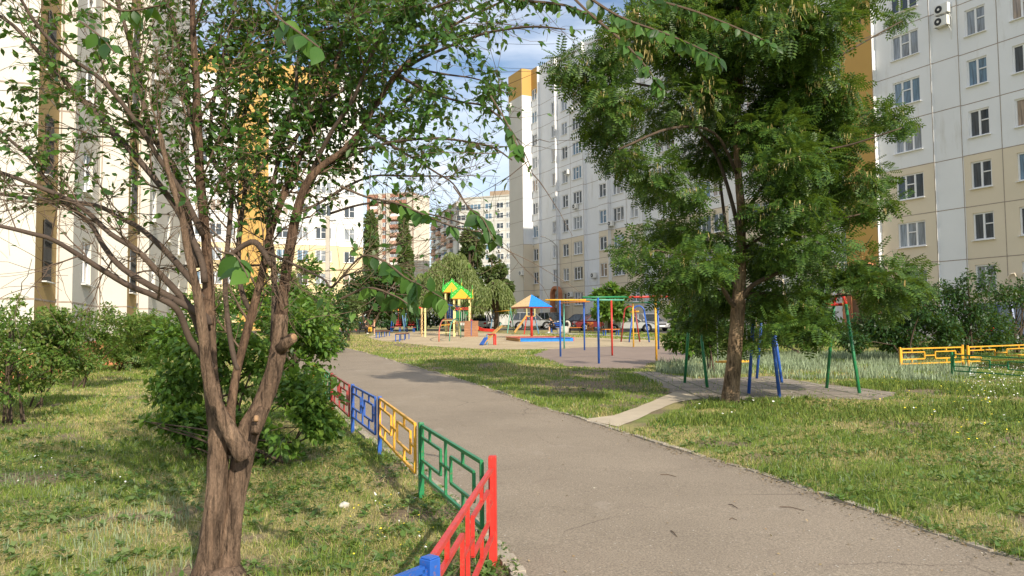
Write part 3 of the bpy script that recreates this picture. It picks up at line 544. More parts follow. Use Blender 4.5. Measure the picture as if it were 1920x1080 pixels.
# (px near, px far, offset, bands, windows px, )
secs = [(1290, 1234, -.35, bw, [(1262, 1.3, 'two'), (1244, .9, 'two')]), (1234, 1214, -.75, pl, []), (1208, 1148, -.40, bo, [(1192, 1.25, 'two'), (1162, 1.9, 'three')]),
        (1140, 1125, .0, bw, [(1132.5, 1.3, 'two')]), (1124, 1102, -.35, pl, []), (1096, 1050, .0, bw, [(1085, 1.8, 'three'), (1062, 1.25, 'two')]),
        (1044, 1038, .45, pl, [(1041, .8, 'two')]), (1038, 1016, .25, pl, []), (1011, 1001, .55, bo, [(1005.5, 1.2, 'two')]), (984, 957, 1.9, gb, [])]
pts = []
for k, (pn, pf, n, bands, wins) in enumerate(secs):
    un, uf = u_at(P0, D27, pn, n), u_at(P0, D27, pf, n)
    if pts: un = pts[-1][0]
    p, q = (un, n), (uf, n)
    if pts and abs(pts[-1][1] - n) > .01:
        a, c = (un, pts[-1][1]), (un, n); B1.seg(a, c, bo if bands is gb else ([(TOP, WW)]), joints=js)
    W_ = [(u_at(P0, D27, wx, n) - un, w, kd) for wx, w, kd in wins]
    B1.seg(p, q, bands, W_, zr, js, vj=[.03, (uf - un) / 2] if len(wins) > 1 else ([.03] if not wins else []))
    pts += [p, q]
uL = pts[-1][0]; B1.seg((uL, 1.9), (uL, -12), gb, joints=js); B1.seg((uL, -12), (pts[0][0], -12), bw); B1.seg((pts[0][0], -12), pts[0], bw)
for px, py, sec in ((1112, 202, 4), (1069, 323, 5), (1084, 387, 5), (1151, 419, 4), (1117, 516, 4), (1003, 205, 7), (1003, 250, 7), (1003, 458, 7), (961, 203, 9), (981, 513, 9), (1079, 205, 5), (1073, 552, 5)):
    n = secs[sec][2]; u = u_at(P0, D27, px, n); B1.aircon((0, n), (1, n), u, at(px, py, P0[1] + D27[1] * u).z)
B1.finish([(pts[0][0], -12)] + pts + [(uL, -12)], TOP)
def arch(B, u, n, zt, wd, sl=.18):                     # brick-red arched porch over a stair entrance
    z0 = gz(B.W(u, n, 0)[1]); b = MB(); r = wd / 2; hs = zt - r - z0; out = []; inn = []
    for i in range(13):
        a = math.pi * i / 12; out.append((u + r * math.cos(a), hs + r * math.sin(a))); inn.append((u + (r - .3) * math.cos(a), hs + (r - .3) * math.sin(a)))
    o = [(u + r, -.6)] + out + [(u - r, -.6)]; i_ = [(u + r - .3, -.6)] + inn + [(u - r + .3, -.6)]; dz = z0 - B.z0
    for k in range(len(o) - 1):
        q = [o[k], o[k + 1], i_[k + 1], i_[k]]
        vs = [(x, n + .5, z + dz) for x, z in q] + [(x, n, z + dz) for x, z in q]
        b.add(vs, [(0, 1, 2, 3), (0, 4, 5, 1), (3, 2, 6, 7), (1, 5, 6, 2), (0, 3, 7, 4)], M['plinth'])
    e = b.build('porch', B.root); d = MB(); d.box((u, n + .05, dz + 1.1), (wd - .8, .06, 2.3), M['brownframe']); d.box((u + .1, n + .1, dz + 1.1), (.05, .04, 2.1), M['dark']); d.build('door', B.root)
arch(B1, u_at(P0, D27, 1040, .9) , .45, Zat(538, Vector(B1.W(u_at(P0, D27, 1040), 0, 0))) , 2.0)
# --- the near block on the right
P0r = (25.4, 40.6); B2 = Bld('apartment_block', 'white panel block close by on the right, cream below and with an ochre stair strip', P0r, D27)
zr = [4.0 + 2.82 * i for i in range(10)]; js = [5.1 + 2.84 * i for i in range(10)]; TOP = 33.0; bw = [(10.8, CW), (TOP, WW)]; pl = [(TOP, WW)]; bo = [(TOP, OW)]
secs = [(2080, 1893, .0, bw, [(1940, 1.1, 'two')]), (1893, 1818, .0, bw, [(1850, 1.12, 'two')]), (1818, 1765, .05, pl, []), (1750, 1658, .17, bw, [(1714, 1.75, 'three')]), (1652, 1590, .50, bo, []), (1589, 1562, .3, pl, [(1578, 1.0, 'two_b')]),
        (1560, 1500, .0, bw, [(1545, 1.2, 'two'), (1518, 1.2, 'two')]), (1500, 1470, .4, pl, []), (1465, 1400, .8, bw, [(1450, 1.75, 'three'), (1418, 1.2, 'two')]), (1398, 1370, .4, pl, []), (1368, 1300, .0, bw, [(1350, 1.2, 'two'), (1322, 1.75, 'three')])]
pts = []
for k, (pn, pf, n, bands, wins) in enumerate(secs):
    un, uf = u_at(P0r, D27, pn, n), u_at(P0r, D27, pf, n)
    if pts: un = pts[-1][0]
    p, q = (un, n), (uf, n)
    if pts and abs(pts[-1][1] - n) > .01: B2.seg((un, pts[-1][1]), (un, n), pl, joints=js)
    W_ = [(u_at(P0r, D27, wx, n) - un, w, kd) for wx, w, kd in wins]
    B2.seg(p, q, bands, W_, zr[:8 if pn < 1560 else 7], js, vj=[.03], hw=.74); pts += [p, q]
uL = pts[-1][0]; B2.seg(pts[-1], (uL, -12), pl, joints=js); B2.seg((uL, -12), (pts[0][0], -12), pl); B2.seg((pts[0][0], -12), pts[0], pl, joints=js)
for px, py, n in ((1793, 19, .05), (1791, 42, .05)):
    u = u_at(P0r, D27, px, n); B2.aircon((0, n), (1, n), u, at(px, py, P0r[1] + D27[1] * u).z)
B2.finish([(pts[0][0], -12)] + pts + [(uL, -12)], TOP)
arch(B2, u_at(P0r, D27, 1622, .62), .62, Zat(492, Vector(B2.W(u_at(P0r, D27, 1622), 0, 0))), 2.5)
for px, z_ in ((1892, 0), (1916, 0)):                  # bent pipes on the ground floor wall
    u = u_at(P0r, D27, px, .05); b = MB(); g0 = gz(40) - B2.z0; b.tube([(u, .08, g0), (u, .08, g0 + 3.2), (u - .12, .08, g0 + 3.4), (u - .35, .08, g0 + 3.42), (u - .42, .08, g0 + 3.2)], .045, M['cream_wall'], 8); b.build('gas_pipe', B2.root, smooth=True)
# --- the near block on the left: sawtooth of shaded window bays and sunlit cheeks
A20 = R(20); DL = (math.sin(A20), -math.cos(A20)); P = at(64, 560, 19.0); PL = (P.x, P.y)
B3 = Bld('apartment_block', 'white panel block on the left with stepped bays and an orange plinth', PL, DL)
TOP = 33.0; cuts = [(64, 'far'), (104, 'cheek'), (135, 'far'), (183, 'cheek'), (238, 'far'), (256, 'cheek'), (278, 'far'), (354, 'end')]
zb = gz(22) + 1.4; z3 = 3.75; zr = [z3 + 2.8 * i for i in range(8)]; js = [z3 + 1.35 + 2.8 * i for i in range(9)] + [z3 - 1.3]
PLN = M['plinth']; OCHRE_SHADED = surf('shaded_ochre_panel', (.40, .28, .13), .9, .08, .4, .12, 25, .1); tone = {0: OCHRE_SHADED, 1: CW, 2: OCHRE_SHADED, 3: GW}  # tan tone: ochre panel with the shade of these bays painted in
pl = [(2.0, PLN), (TOP, WW)]
x, y = 0.0, 0.0; fi = 0; poly = [(9.0, 0.0)] if False else []
# the part nearer than the first cut: a sunlit cheek that reaches out of the frame
r0 = u_at(PL, (-DL[1], DL[0]), -260)
near = (0.0, -5.2); B3.seg((6.0, -5.2), near, pl) if False else None
path = [(0.0, -6.0), (0.0, 0.0)]
for (pa, ka), (pb, kb) in zip(cuts[:-1], cuts[1:]):
    # a facade facet runs to -x (away), a cheek runs to +y (towards the court)
    def solve(dx, dy):
        r = ray(pb, 560); r = r.x / r.y; lo, hi = 0.0, 40.0
        f = lambda s: (lambda W_: W_[0] / W_[1] - r)(B3.W(x + dx * s, y + dy * s, 0))
        for _ in range(50):
            m = (lo + hi) / 2
            if f(m) < 0: lo = m
            else: hi = m
        return min(hi, 24)
    if ka == 'far': s_ = solve(-1, 0); x -= s_
    else: s_ = solve(0, 1); y += s_
    path.append((x, y))
print('left path', [(round(a, 1), round(b, 1), tuple(round(v, 1) for v in B3.W(a, b, 0)[:2])) for a, b in path])
# outward is to the left of travel, so the wall is walked from the far end to the near one
pp = path[::-1]; facet = 3
for a, c in zip(pp[:-1], pp[1:]):
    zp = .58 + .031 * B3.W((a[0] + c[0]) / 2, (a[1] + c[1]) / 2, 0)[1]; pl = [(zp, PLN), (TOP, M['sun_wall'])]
    l = math.hypot(a[0] - c[0], a[1] - c[1])
    if abs(a[1] - c[1]) < 1e-6:                        # facet
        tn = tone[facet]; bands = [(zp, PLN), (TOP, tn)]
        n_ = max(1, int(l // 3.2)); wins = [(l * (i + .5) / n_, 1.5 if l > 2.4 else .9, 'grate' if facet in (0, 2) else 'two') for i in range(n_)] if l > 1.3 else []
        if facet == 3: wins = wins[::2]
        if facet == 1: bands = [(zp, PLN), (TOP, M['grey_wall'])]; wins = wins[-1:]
        B3.seg(a, c, bands, wins, zr, js, hw=.80 if facet in (0, 2) else .7, fm=M['brownframe'] if facet in (0,) else None); facet -= 1
    else: B3.seg(a, c, pl, joints=js, vj=[l - .06] + ([l * .5] if l > 2 else []) + ([l * .25] if l > 4 else []))
far = path[-1]; B3.seg((far[0], -14), far, pl); B3.finish([(far[0], -14)] + pp + [(0, -14)], TOP)
b = MB(); 
for k in range(2): b.box((-.2, .25, z3 + 1.1 + 0 - B3.z0), (.0001, .0001, .0001), M['roof']) if False else None
# --- the block that closes the court behind the left trees, facing the camera
Pa = at(352, 600, 86.5); Pb = at(681, 600, 94.0); DD = Vector((Pb.x - Pa.x, Pb.y - Pa.y)); LN = DD.length; DD.normalize()
# facade normal must point to the camera: travel from right to left
DB = (-DD.x, -DD.y); B4 = Bld('apartment_block', 'sunlit white panel block closing the court, yellow lower storeys, one ochre strip', (Pb.x, Pb.y), DB)
TOP = 33.6; YC = M['ycream_wall']; zr = [4.9 + 2.8 * i for i in range(10)]; js = [6.15 + 2.8 * i for i in range(9)]
def uB(px): return u_at((Pb.x, Pb.y), DB, px)
for (p1, p2, bands, wins, off) in ((681, 634, [(11.8, YC), (TOP, WW)], [(655, 1.35, 'two')], 0), (634, 500, [(11.8, YC), (TOP - 3.4, WW), (TOP, OW)], [(605, 1.9, 'three'), (566, 1.35, 'two'), (528, 1.35, 'two')], .6), (500, 445, [(TOP + 1.2, OW)], [], 1.6), (445, 352, [(11.8, YC), (TOP - 2, WW), (TOP, OW)], [(430, .9, 'two'), (403, 1.35, 'two'), (375, 1.35, 'two')], .8)):
    u1, u2 = uB(p1), uB(p2); B4.seg((u1, off), (u2, off), bands, [(uB(w) - u1, a, k) for w, a, k in wins], zr[:9] if len(bands) == 3 else zr, js, vj=[.03] if p1 != 500 else [])
    B4.seg((u1, off - 1.7), (u1, off), bands, joints=js) if off and p1 != 445 else None
    if p1 == 500: B4.seg((u2, off), (u2, 0), bands, joints=js)
B4.seg((0, -13), (0, 0), [(11.8, YC), (TOP, WW)], joints=js); B4.finish([(0, -13), (0, 0), (LN, 1), (LN, -13)], TOP - .3)
# --- far towers
def far_block(name, label, P, D, ln, dp, ztop, wallm, group=None):
    z0 = gz(P[1]) - 3; r = thing(name, label, 'apartment block', (P[0], P[1], z0), math.atan2(D[1], D[0]), group); b = MB()
    b.box((ln / 2, -dp / 2, (ztop - z0) / 2), (ln, dp, ztop - z0), wallm); b.build('wall', r)
    rf = MB(); rf.box((ln / 2, -dp / 2, ztop - z0 + .22), (ln + .3, dp + .3, .4), M['concrete']); rf.build('roof', r); return r, z0
PX = M['concrete']; brick = surf('red_brick', (.36, .18, .125), .9, .12, 2); pinkb = surf('pink_balcony', (.55, .34, .25), .9, .15, 1.2)
tile = surf('tiled_concrete', (.56, .51, .43), .9, .12, .5, stain=((.42, .38, .32), .35, .55)); wht = surf('white_loggia', (.72, .71, .68), .7, .1, 1)
Yd = 262; a = at(774, 560, Yd); c = at(688, 560, Yd + 4); D = Vector((c.x - a.x, c.y - a.y)); ln = D.length; D.normalize(); top = at(740, 362, Yd).z
r, z0 = far_block('apartment_block', 'distant tower with brick-red balconies and white stair strips, between two poplars', (a.x, a.y), tuple(D), ln, 14, top, brick)
N_ = int((top - 6) / 2.85)
def U(px): return (at(px, 560, Yd).x - a.x) / D.x
s = MB()
for p1, p2 in ((708, 714.5), (723.5, 730.5), (764, 774)): s.box(((U(p1) + U(p2)) / 2, .35, (top - z0) / 2), (abs(U(p1) - U(p2)), .7, top - z0 - .2), tile)
s.build('stair_strip', r)
for i in range(N_):
    zc = top - z0 - 2.2 - 2.85 * i
    if zc < 2: break
    for p1, p2, st in ((731, 763, 1), (692, 707, 2)):
        bc = MB(); u = (U(p1) + U(p2)) / 2; wdt = abs(U(p1) - U(p2)); bc.box((u, .55, zc - .75), (wdt - .1, 1.1, 1.1), pinkb if (i * st) % 3 else brick); bb = bc.build('balcony', r)
        gl = MB(); gl.box((u, .45, zc + .35), (wdt - .3, .8, 1.0), wht if (i * 7 + st) % 3 == 0 else M['glass'][1])
        for k in range(5): gl.box((u + wdt * (k / 4 - .5) * .9, .87, zc + .35), (.12, .06, 1.0), M['frame'])
        gl.build('loggia_glazing', bb)
    f, p_, s_ = win_meshes(1.5, 1.5, 'two', 1, M['frame']); o = link('window', f, r, (U(719), .16, zc), 0); link('pane', p_, o)
a2 = at(806, 560, Yd + 2); D2 = Vector((a.x - a2.x, a.y - a2.y)); D2.normalize()
r2, z2 = far_block('apartment_block', 'plain tiled concrete end of a distant tower right of the slim poplar', (a2.x, a2.y), tuple(D2), (a2 - a).to_2d().length - .3, 12, at(790, 368, Yd).z, tile)
jl = MB(); hh = at(790, 368, Yd).z - z2; l2 = (a2 - a).to_2d().length - .3
for i in range(int(hh / 1.4)): jl.box((l2 / 2, .01, hh - 1.4 * i - .7), (l2 - .1, .03, .09), M['concrete'])
for i in range(1, 5): jl.box((l2 * i / 5, .02, hh / 2), (.09, .03, hh - .4), M['concrete'])
jl.build('panel_joints', r2)
# panel tower right of the gap
Yd = 205; panel = surf('weathered_panel', (.58, .57, .54), .9, .14, .5, stain=((.44, .42, .37), .4, .52))
a = at(1010, 560, Yd - 8); c = at(862, 560, Yd); D = Vector((c.x - a.x, c.y - a.y)); ln = D.length; D.normalize(); top = at(910, 374, Yd).z
r, z0 = far_block('apartment_block', 'distant weathered grey panel tower with a brown roof hut, left of the white block corner', (a.x, a.y), tuple(D), ln, 16, top, panel)
def U(px):
    t = ray(px, 560); q = t.x / t.y; return (q * a.y - a.x) / (D.x - q * D.y)
for i in range(9):
    zc = top - z0 - 2.3 - 2.75 * i
    for px, wdt, kd in ((893, 3.2, 'three'), (917.5, 2.0, 'two'), (939, 2.0, 'two'), (870, 4.2, 'three'), (955, 1.4, 'two')):
        if px == 870 and i > 2: continue
        f, p_, s_ = win_meshes(wdt, 1.5, kd, (i * 3 + int(px)) % 3, M['frame']); o = link('window', f, r, (U(px), .14, zc), 0); link('pane', p_, o)
        if px in (917.5, 939) and (i + int(px)) % 2: b = MB(); b.box((U(px) + .3, .3, zc - 1.25), (.9, .4, .55), M['ac']); b.box((U(px) + .3, .51, zc - 1.25), (.45, .03, .42), M['dark']); b.build('air_conditioner', r)
jl = MB()
for i in range(11): jl.box((ln / 2, .01, top - z0 - .9 - 2.75 * i), (ln - .1, .03, .10), M['concrete'])
for px in (905, 928, 950, 882): jl.box((U(px), .02, (top - z0) / 2), (.10, .03, top - z0 - .4), M['concrete'])
jl.build('panel_joints', r)
h = MB(); h.box((U(929), -5, top - z0 + 1.0), (5.2, 4, 2.4), surf('brown_hut', (.36, .27, .19), .9, .15)); h.build('roof_hut', r)
for px, hh in ((918, 4.2), (942, 3.6), (946, 3.0)):
    m_ = MB(); m_.tube([(U(px), -5, top - z0), (U(px), -5, top - z0 + 2.2 + hh)], .05, M['dark'], 4); m_.tube([(U(px) - .7, -5, top - z0 + 1.9 + hh), (U(px) + .7, -5, top - z0 + 1.9 + hh)], .04, M['dark'], 4); m_.build('antenna', r)
a3 = at(857, 560, Yd + 4); c3 = at(810, 560, Yd + 40); D = Vector((c3.x - a3.x, c3.y - a3.y)); ln = D.length; D.normalize(); top3 = at(845, 383, Yd + 6).z
r, z0 = far_block('apartment_block', 'receding grey wing with stacked balconies seen edge-on, left of the weathered panel tower', (a3.x, a3.y), tuple(D), ln, 12, top3, panel)
for i in range(9):
    zc = top3 - z0 - 2.3 - 2.75 * i
    for k in range(4):
        bc = MB(); u = ln * (.2 + .22 * k); bc.box((u, .5, zc - .6), (4.5, 1.0, 1.1), wht if (i + k) % 3 else pinkb); bc.box((u, .45, zc + .5), (4.2, .8, .9), M['glass'][(i + k) % 3]); bc.build('balcony', r)
# ---------------------------------------------------------------- trees and shrubs
def catmull(P, n=4):
    P = [np.array(p, float) for p in P]; P = [2 * P[0] - P[1]] + P + [2 * P[-1] - P[-2]]; out = []
    for i in range(1, len(P) - 2):
        for k in range(n):
            t = k / n; a, b, c, d = P[i - 1], P[i], P[i + 1], P[i + 2]
            out.append(.5 * ((2 * b) + (c - a) * t + (2 * a - 5 * b + 4 * c - d) * t * t + (3 * b - a - 3 * c + d) * t ** 3))
    out.append(P[-2]); return out
def limb(pts, Y0, Y1, n=4):
    """(px, py, half width in px) with the depth running Y0 -> Y1: world points and radii"""
    out = []; m = len(pts)
    ds = [0.0]
    for a, b in zip(pts[:-1], pts[1:]): ds.append(ds[-1] + math.hypot(a[0] - b[0], a[1] - b[1]))
    for (px, py, r), d in zip(pts, ds):
        Y = Y0 + (Y1 - Y0) * (d / ds[-1]); p = at(px, py, Y); out.append((p.x, p.y, p.z, r * Y / F))
    C = catmull(out, n); return [Vector(c[:3]) for c in C], [max(.002, c[3]) for c in C]
def rough_tube(b, P, Rr, m, n, amp):                   # a trunk whose section is lobed and uneven
    base = len(b.v); b.tube(P, Rr, m, n, cap=True)
    for i in range(len(P)):
        for k in range(n):
            v = Vector(b.v[base + i * n + k]); c = P[i]; o = v - c; a = 2 * math.pi * k / n
            f = 1 + amp * (math.sin(3 * a + i * .35) * .5 + math.sin(7 * a + i * .8) * .35 + random.uniform(-.5, .5)); b.v[base + i * n + k] = tuple(c + o * f)
# --- the forked elm in front
ELM0 = at(412, 1086, 4.62); ELM0.z = SL * ELM0.y
elm = thing('elm_tree', 'forked elm with ridged brown bark and wide bare-twigged crown, nearest the camera on the left', 'tree', ELM0); O = ELM0
tb = MB(); yb = MB(); LIMBS = []
def add_limb(pts, Y0, Y1, n=10, old=False, amp=.05, leaf=1.0, spawn=.12, t0=.3):
    P, Rr = limb(pts, Y0, Y1); P = [p - O for p in P]
    if old:
        if n == 12: Rr = [q * (1 - .30 * min(1, i / 8)) for i, q in enumerate(Rr)]
        rough_tube(tb, P, Rr, M['bark_elm'] if n > 12 else M['bark_elm_limb_shaded'], n, amp)
    else:
        Rr = [q * .70 for q in Rr]; rough_tube(yb, P, Rr, M['bark_elm_young'], n, .03)
    LIMBS.append((P, Rr, leaf, spawn, t0))
add_limb([(386, 1130, 38), (389, 1075, 26), (393, 1035, 21), (402, 950, 19), (408, 869, 18), (410, 813, 17), (402, 758, 15.5), (394, 702, 13), (391, 647, 12.5), (392, 591, 12)], 4.62, 4.70, 26, True, .13, 0, 9, .9)
add_limb([(424, 1130, 34), (427, 1075, 24), (429, 1035, 20), (438, 950, 18), (452, 869, 20), (466, 813, 21), (492, 758, 17), (511, 702, 15.5), (522, 647, 14.5), (528, 591, 13)], 4.66, 4.85, 26, True, .13, 0, 9, .9)
add_limb([(458, 860, 16), (432, 810, 15), (404, 755, 12), (389, 700, 11), (384, 650, 10), (378, 600, 9.5), (368, 540, 8), (352, 470, 7), (340, 400, 6), (318, 330, 5), (300, 250, 4)], 4.60, 4.3, 14, True, .06, 0, 9, .9)
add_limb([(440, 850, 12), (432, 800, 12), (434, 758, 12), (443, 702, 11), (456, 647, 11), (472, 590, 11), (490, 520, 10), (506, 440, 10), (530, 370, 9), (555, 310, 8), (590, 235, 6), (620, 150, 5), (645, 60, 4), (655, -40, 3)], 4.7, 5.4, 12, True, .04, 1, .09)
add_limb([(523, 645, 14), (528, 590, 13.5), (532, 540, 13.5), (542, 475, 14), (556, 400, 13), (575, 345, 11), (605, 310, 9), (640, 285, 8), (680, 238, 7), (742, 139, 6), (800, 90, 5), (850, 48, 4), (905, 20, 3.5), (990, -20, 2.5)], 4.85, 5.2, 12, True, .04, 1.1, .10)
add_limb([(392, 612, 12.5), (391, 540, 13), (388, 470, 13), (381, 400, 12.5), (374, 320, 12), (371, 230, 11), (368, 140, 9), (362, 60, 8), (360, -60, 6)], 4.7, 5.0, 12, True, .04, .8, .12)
add_limb([(512, 640, 9), (514, 600, 9), (515, 540, 8), (511, 480, 8), (503, 420, 7), (512, 350, 7), (530, 270, 6), (552, 190, 5), (560, 100, 5), (575, 0, 4), (580, -60, 3)], 4.9, 5.5, 8, False, 0, 1)
add_limb([(397, 690, 12), (376, 663, 11), (355, 634, 9), (332, 580, 9), (290, 555, 8), (237, 533, 8), (160, 486, 7), (100, 450, 6), (59, 438, 6), (0, 424, 5), (-90, 408, 4)], 4.6, 3.7, 8, False, 0, .18, .16)
add_limb([(385, 650, 12), (379, 634, 11), (355, 575, 10), (296, 510, 9), (255, 468, 8), (207, 438, 7), (148, 385, 7), (71, 350, 6), (0, 323, 5), (-80, 300, 4)], 4.7, 4.4, 8, False, 0, .35, .14)
add_limb([(390, 610, 12), (379, 590, 11), (308, 551, 9), (231, 504, 8), (195, 462, 7), (166, 415, 6), (110, 370, 6), (60, 300, 5), (24, 267, 4), (-50, 200, 3)], 4.6, 4.9, 8, False, 0, .5, .13)
add_limb([(384, 560, 9), (355, 521, 9), (308, 468, 8), (261, 427, 7), (225, 409, 6), (178, 385, 6), (71, 373, 5), (0, 364, 4), (-80, 350, 3)], 4.7, 5.8, 8, False, 0, .4, .14)
add_limb([(372, 500, 10), (355, 427, 10), (332, 326, 9), (290, 261, 8), (268, 190, 7), (255, 118, 6), (235, 50, 5), (219, 0, 5), (205, -60, 4)], 4.7, 5.1, 8, False, 0, .7, .12)
add_limb([(380, 440, 9), (344, 367, 8), (300, 300, 7), (261, 237, 7), (195, 154, 6), (130, 107, 5), (80, 60, 5), (40, 0, 4), (10, -60, 3)], 4.7, 4.0, 8, False, 0, .7, .12)
add_limb([(384, 530, 10), (375, 480, 9), (330, 390, 8), (267, 308, 8), (178, 210, 7), (101, 130, 6), (24, 47, 5), (-40, 10, 4)], 4.65, 4.9, 8, False, 0, .7, .12)
add_limb([(372, 300, 9), (362, 237, 8), (350, 180, 7), (340, 118, 6), (325, 50, 5), (312, 0, 5), (300, -60, 4)], 4.9, 5.6, 8, False, 0, .9, .11)
add_limb([(446, 694, 6), (438, 668, 7.5), (429, 614, 7), (422, 533, 7), (430, 426, 7), (434, 363, 6), (420, 331, 6), (400, 300, 6), (396, 220, 5), (415, 120, 5), (435, 40, 4), (450, -60, 3)], 4.8, 5.3, 8, False, 0, 1)
add_limb([(476, 590, 5), (462, 570, 6.5), (450, 530, 7), (447, 470, 7), (452, 410, 7), (460, 340, 6), (448, 260, 5), (470, 180, 5), (500, 90, 4), (520, 0, 4), (530, -60, 3)], 5.0, 5.9, 8, False, 0, 1)
add_limb([(415, 490, 6), (470, 454, 8), (492, 470, 8), (510, 500, 7)], 4.8, 4.8, 8, False, 0, 0, 9)
add_limb([(570, 350, 6), (620, 250, 6), (660, 190, 5), (690, 120, 5), (720, 60, 4), (800, 20, 4), (880, -10, 3)], 5.1, 4.4, 7, False, 0, 1.1)
add_limb([(742, 139, 5), (790, 110, 4.5), (860, 80, 4), (920, 60, 3.5), (1000, 50, 3), (1060, 55, 2)], 5.1, 4.6, 7, False, 0, .7)
add_limb([(605, 310, 6), (660, 290, 5), (720, 270, 4), (790, 260, 4), (850, 262, 3), (920, 275, 2.5), (960, 300, 2)], 5.1, 4.6, 7, False, 0, .8)
add_limb([(620, 400, 3.5), (670, 385, 3), (720, 380, 3), (770, 395, 2.5), (820, 405, 2), (870, 420, 2), (920, 440, 1.5)], 4.9, 4.2, 6, False, 0, .7, .12)
add_limb([(556, 400, 5), (600, 380, 4), (650, 350, 4), (700, 330, 3), (760, 330, 3), (820, 330, 2)], 5.0, 5.6, 6, False, 0, .7)
add_limb([(490, 470, 4), (508, 476, 4), (549, 495, 3.5), (605, 522, 3), (621, 539, 3), (645, 518, 2.5), (680, 508, 2), (730, 505, 2), (765, 512, 1.5)], 4.85, 4.1, 6, False, 0, .9, .10)
add_limb([(742, 139, 5), (800, 170, 4), (860, 190, 3), (910, 200, 3), (955, 240, 2), (985, 290, 1.5), (998, 325, 1)], 5.1, 4.6, 6, False, 0, 1.4, .08)
add_limb([(680, 238, 5), (730, 270, 4), (780, 300, 3), (820, 325, 2.5), (850, 345, 2), (875, 385, 1.5), (905, 440, 1)], 5.1, 4.7, 6, False, 0, 1.3, .08)
add_limb([(540, 280, 5), (600, 200, 5), (680, 150, 4), (760, 130, 4), (840, 140, 3), (900, 150, 2), (950, 175, 1.5)], 5.0, 5.8, 6, False, 0, 1.2)
add_limb([(500, 90, 5), (600, 60, 4), (700, 20, 4), (800, -20, 3)], 5.4, 4.8, 6, False, 0, 1.2)
add_limb([(430, 380, 4), (480, 330, 4), (540, 220, 3.5), (600, 120, 3), (660, 40, 3)], 5.2, 5.9, 6, False, 0, 1.2)
# saw cut, dead stub and burr
tb.tube([at(489, 765, 4.75) - O, at(481, 790, 4.68) - O, at(478, 812, 4.62) - O], [.022, .028, .026], M['bark_elm'], 10); tb.tube([at(525, 655, 4.8) - O, at(540, 640, 4.78) - O, at(551, 632, 4.76) - O], [.04, .036, .032], M['bark_elm'], 10)
cut = surf('cut_wood', (.33, .20, .11), .8, .2, 30)
yb.tube([at(480.5, 780, 4.60) - O, at(480, 790, 4.585) - O], [.014, .014], cut, 8); yb.tube([at(550.5, 632, 4.757) - O, at(552, 631.5, 4.752) - O], [.024, .020], cut, 10)
tb.lathe([(.36, -.05), (.24, -.005), (.16, .03), (.11, .10)], M['bark_elm'], (.0, .02, 0), 18)
tb.build('trunk', elm, smooth=True); yb.build('limb', elm, smooth=True)
tw = MB(); LP = []; LD = []; LS = []
def leafiness(p):
    q = proj(p + O)
    if q is None: return 0
    x, y = q; v = .24 + 1.0 * math.exp(-((x - 600) / 270) ** 2 - ((y - 130) / 200) ** 2) + .7 * math.exp(-((x - 100) / 230) ** 2 - ((y - 220) / 170) ** 2) + .55 * math.exp(-((x - 840) / 110) ** 2 - ((y - 150) / 150) ** 2)
    if y > 380 and x < 470: v *= .35
    if y > 420 and x < 620: v *= .3
    if x > 760 and y > 230: v *= .45
    if 620 < x < 1000 and 340 < y < 560: v *= .55
    return v
def shoot(p, d, l, r, lev, leaf):
    n = 4 if lev else 6; pts = [p.copy()]; d = d.normalized(); q = p.copy()
    for i in range(n):
        d = (d + Vector((random.gauss(0, .16), random.gauss(0, .16), random.gauss(0, .14) + (.03 if lev == 0 else -.02)))).normalized(); q = q + d * (l / n); pts.append(q.copy())
    pq = proj(pts[-1] + O)
    if pq is None or (pts[-1] + O).y < 1.6: return
    if (pq[0] > 1000 or (pq[0] > 860 and pq[1] > 330)) and lev == 0 and random.random() < .7: return
    if pq[1] > 640: return
    if pq[0] > 940 and pq[1] > 90 and lev: return
    tw.tube(pts, [max(.0012, r * (1 - .8 * i / n)) for i in range(n + 1)], M['twig'], 4 if lev == 0 else 3, cap=False)
    lf = leafiness(pts[-1]) * leaf
    if lev == 0:
        for i in range(1, n + 1):
            for k in range(3):
                if random.random() < .9:
                    t = (pts[i] - pts[i - 1]).normalized(); s = (Vector((random.gauss(0, 1), random.gauss(0, 1), random.gauss(0, .8))) * .7 + t).normalized(); shoot(pts[i], s, l * random.uniform(.25, .5), r * .45, 1, leaf)
    if lev >= 1 or lf > .3:
        for i in range(1, n + 1):
            t = (pts[i] - pts[i - 1])
            for k in range(2):
                if random.random() < lf * (.80 if lev else .5):
                    s = Vector((random.gauss(0, 1), random.gauss(0, 1), random.gauss(0, .6))).normalized(); LP.append(pts[i - 1] + t * random.random()); LD.append((s * .8 + t.normalized() * .6 + Vector((0, 0, -.35)))); LS.append(random.uniform(.032, .070))
for P, Rr, leaf, spawn, t0 in LIMBS:
    acc = 0
    for i in range(int(len(P) * t0), len(P)):
        a, c = P[i - 1], P[i]; seg_ = (c - a); acc += seg_.length
        while acc > spawn:
            acc -= spawn; t = seg_.normalized(); s = Vector((random.gauss(0, 1), random.gauss(0, .8), random.gauss(0, .8) + .25)).normalized()
            shoot(a + seg_ * random.random(), (s * .9 + t * .8), random.uniform(.3, .85), max(.003, min(.008, Rr[i] * .35)), 0, max(.15, leaf))
    for k in range(3): shoot(P[-1], (P[-1] - P[-2]).normalized() + Vector((random.gauss(0, .2), 0, random.gauss(0, .2))), .5, .004, 0, leaf)
tw.build('twigs', elm, recalc=False)
def hang(px, py, Y, n, size, spread):                  # bigger leaves of the sprays that hang close to the camera
    for k in range(n):
        p = at(px + random.gauss(0, spread), py + random.gauss(0, spread * .7), Y + random.gauss(0, .08)) - O; LP.append(p); LD.append(Vector((random.gauss(0, .45), random.gauss(0, .45), -1))); LS.append(size * random.uniform(.75, 1.15))
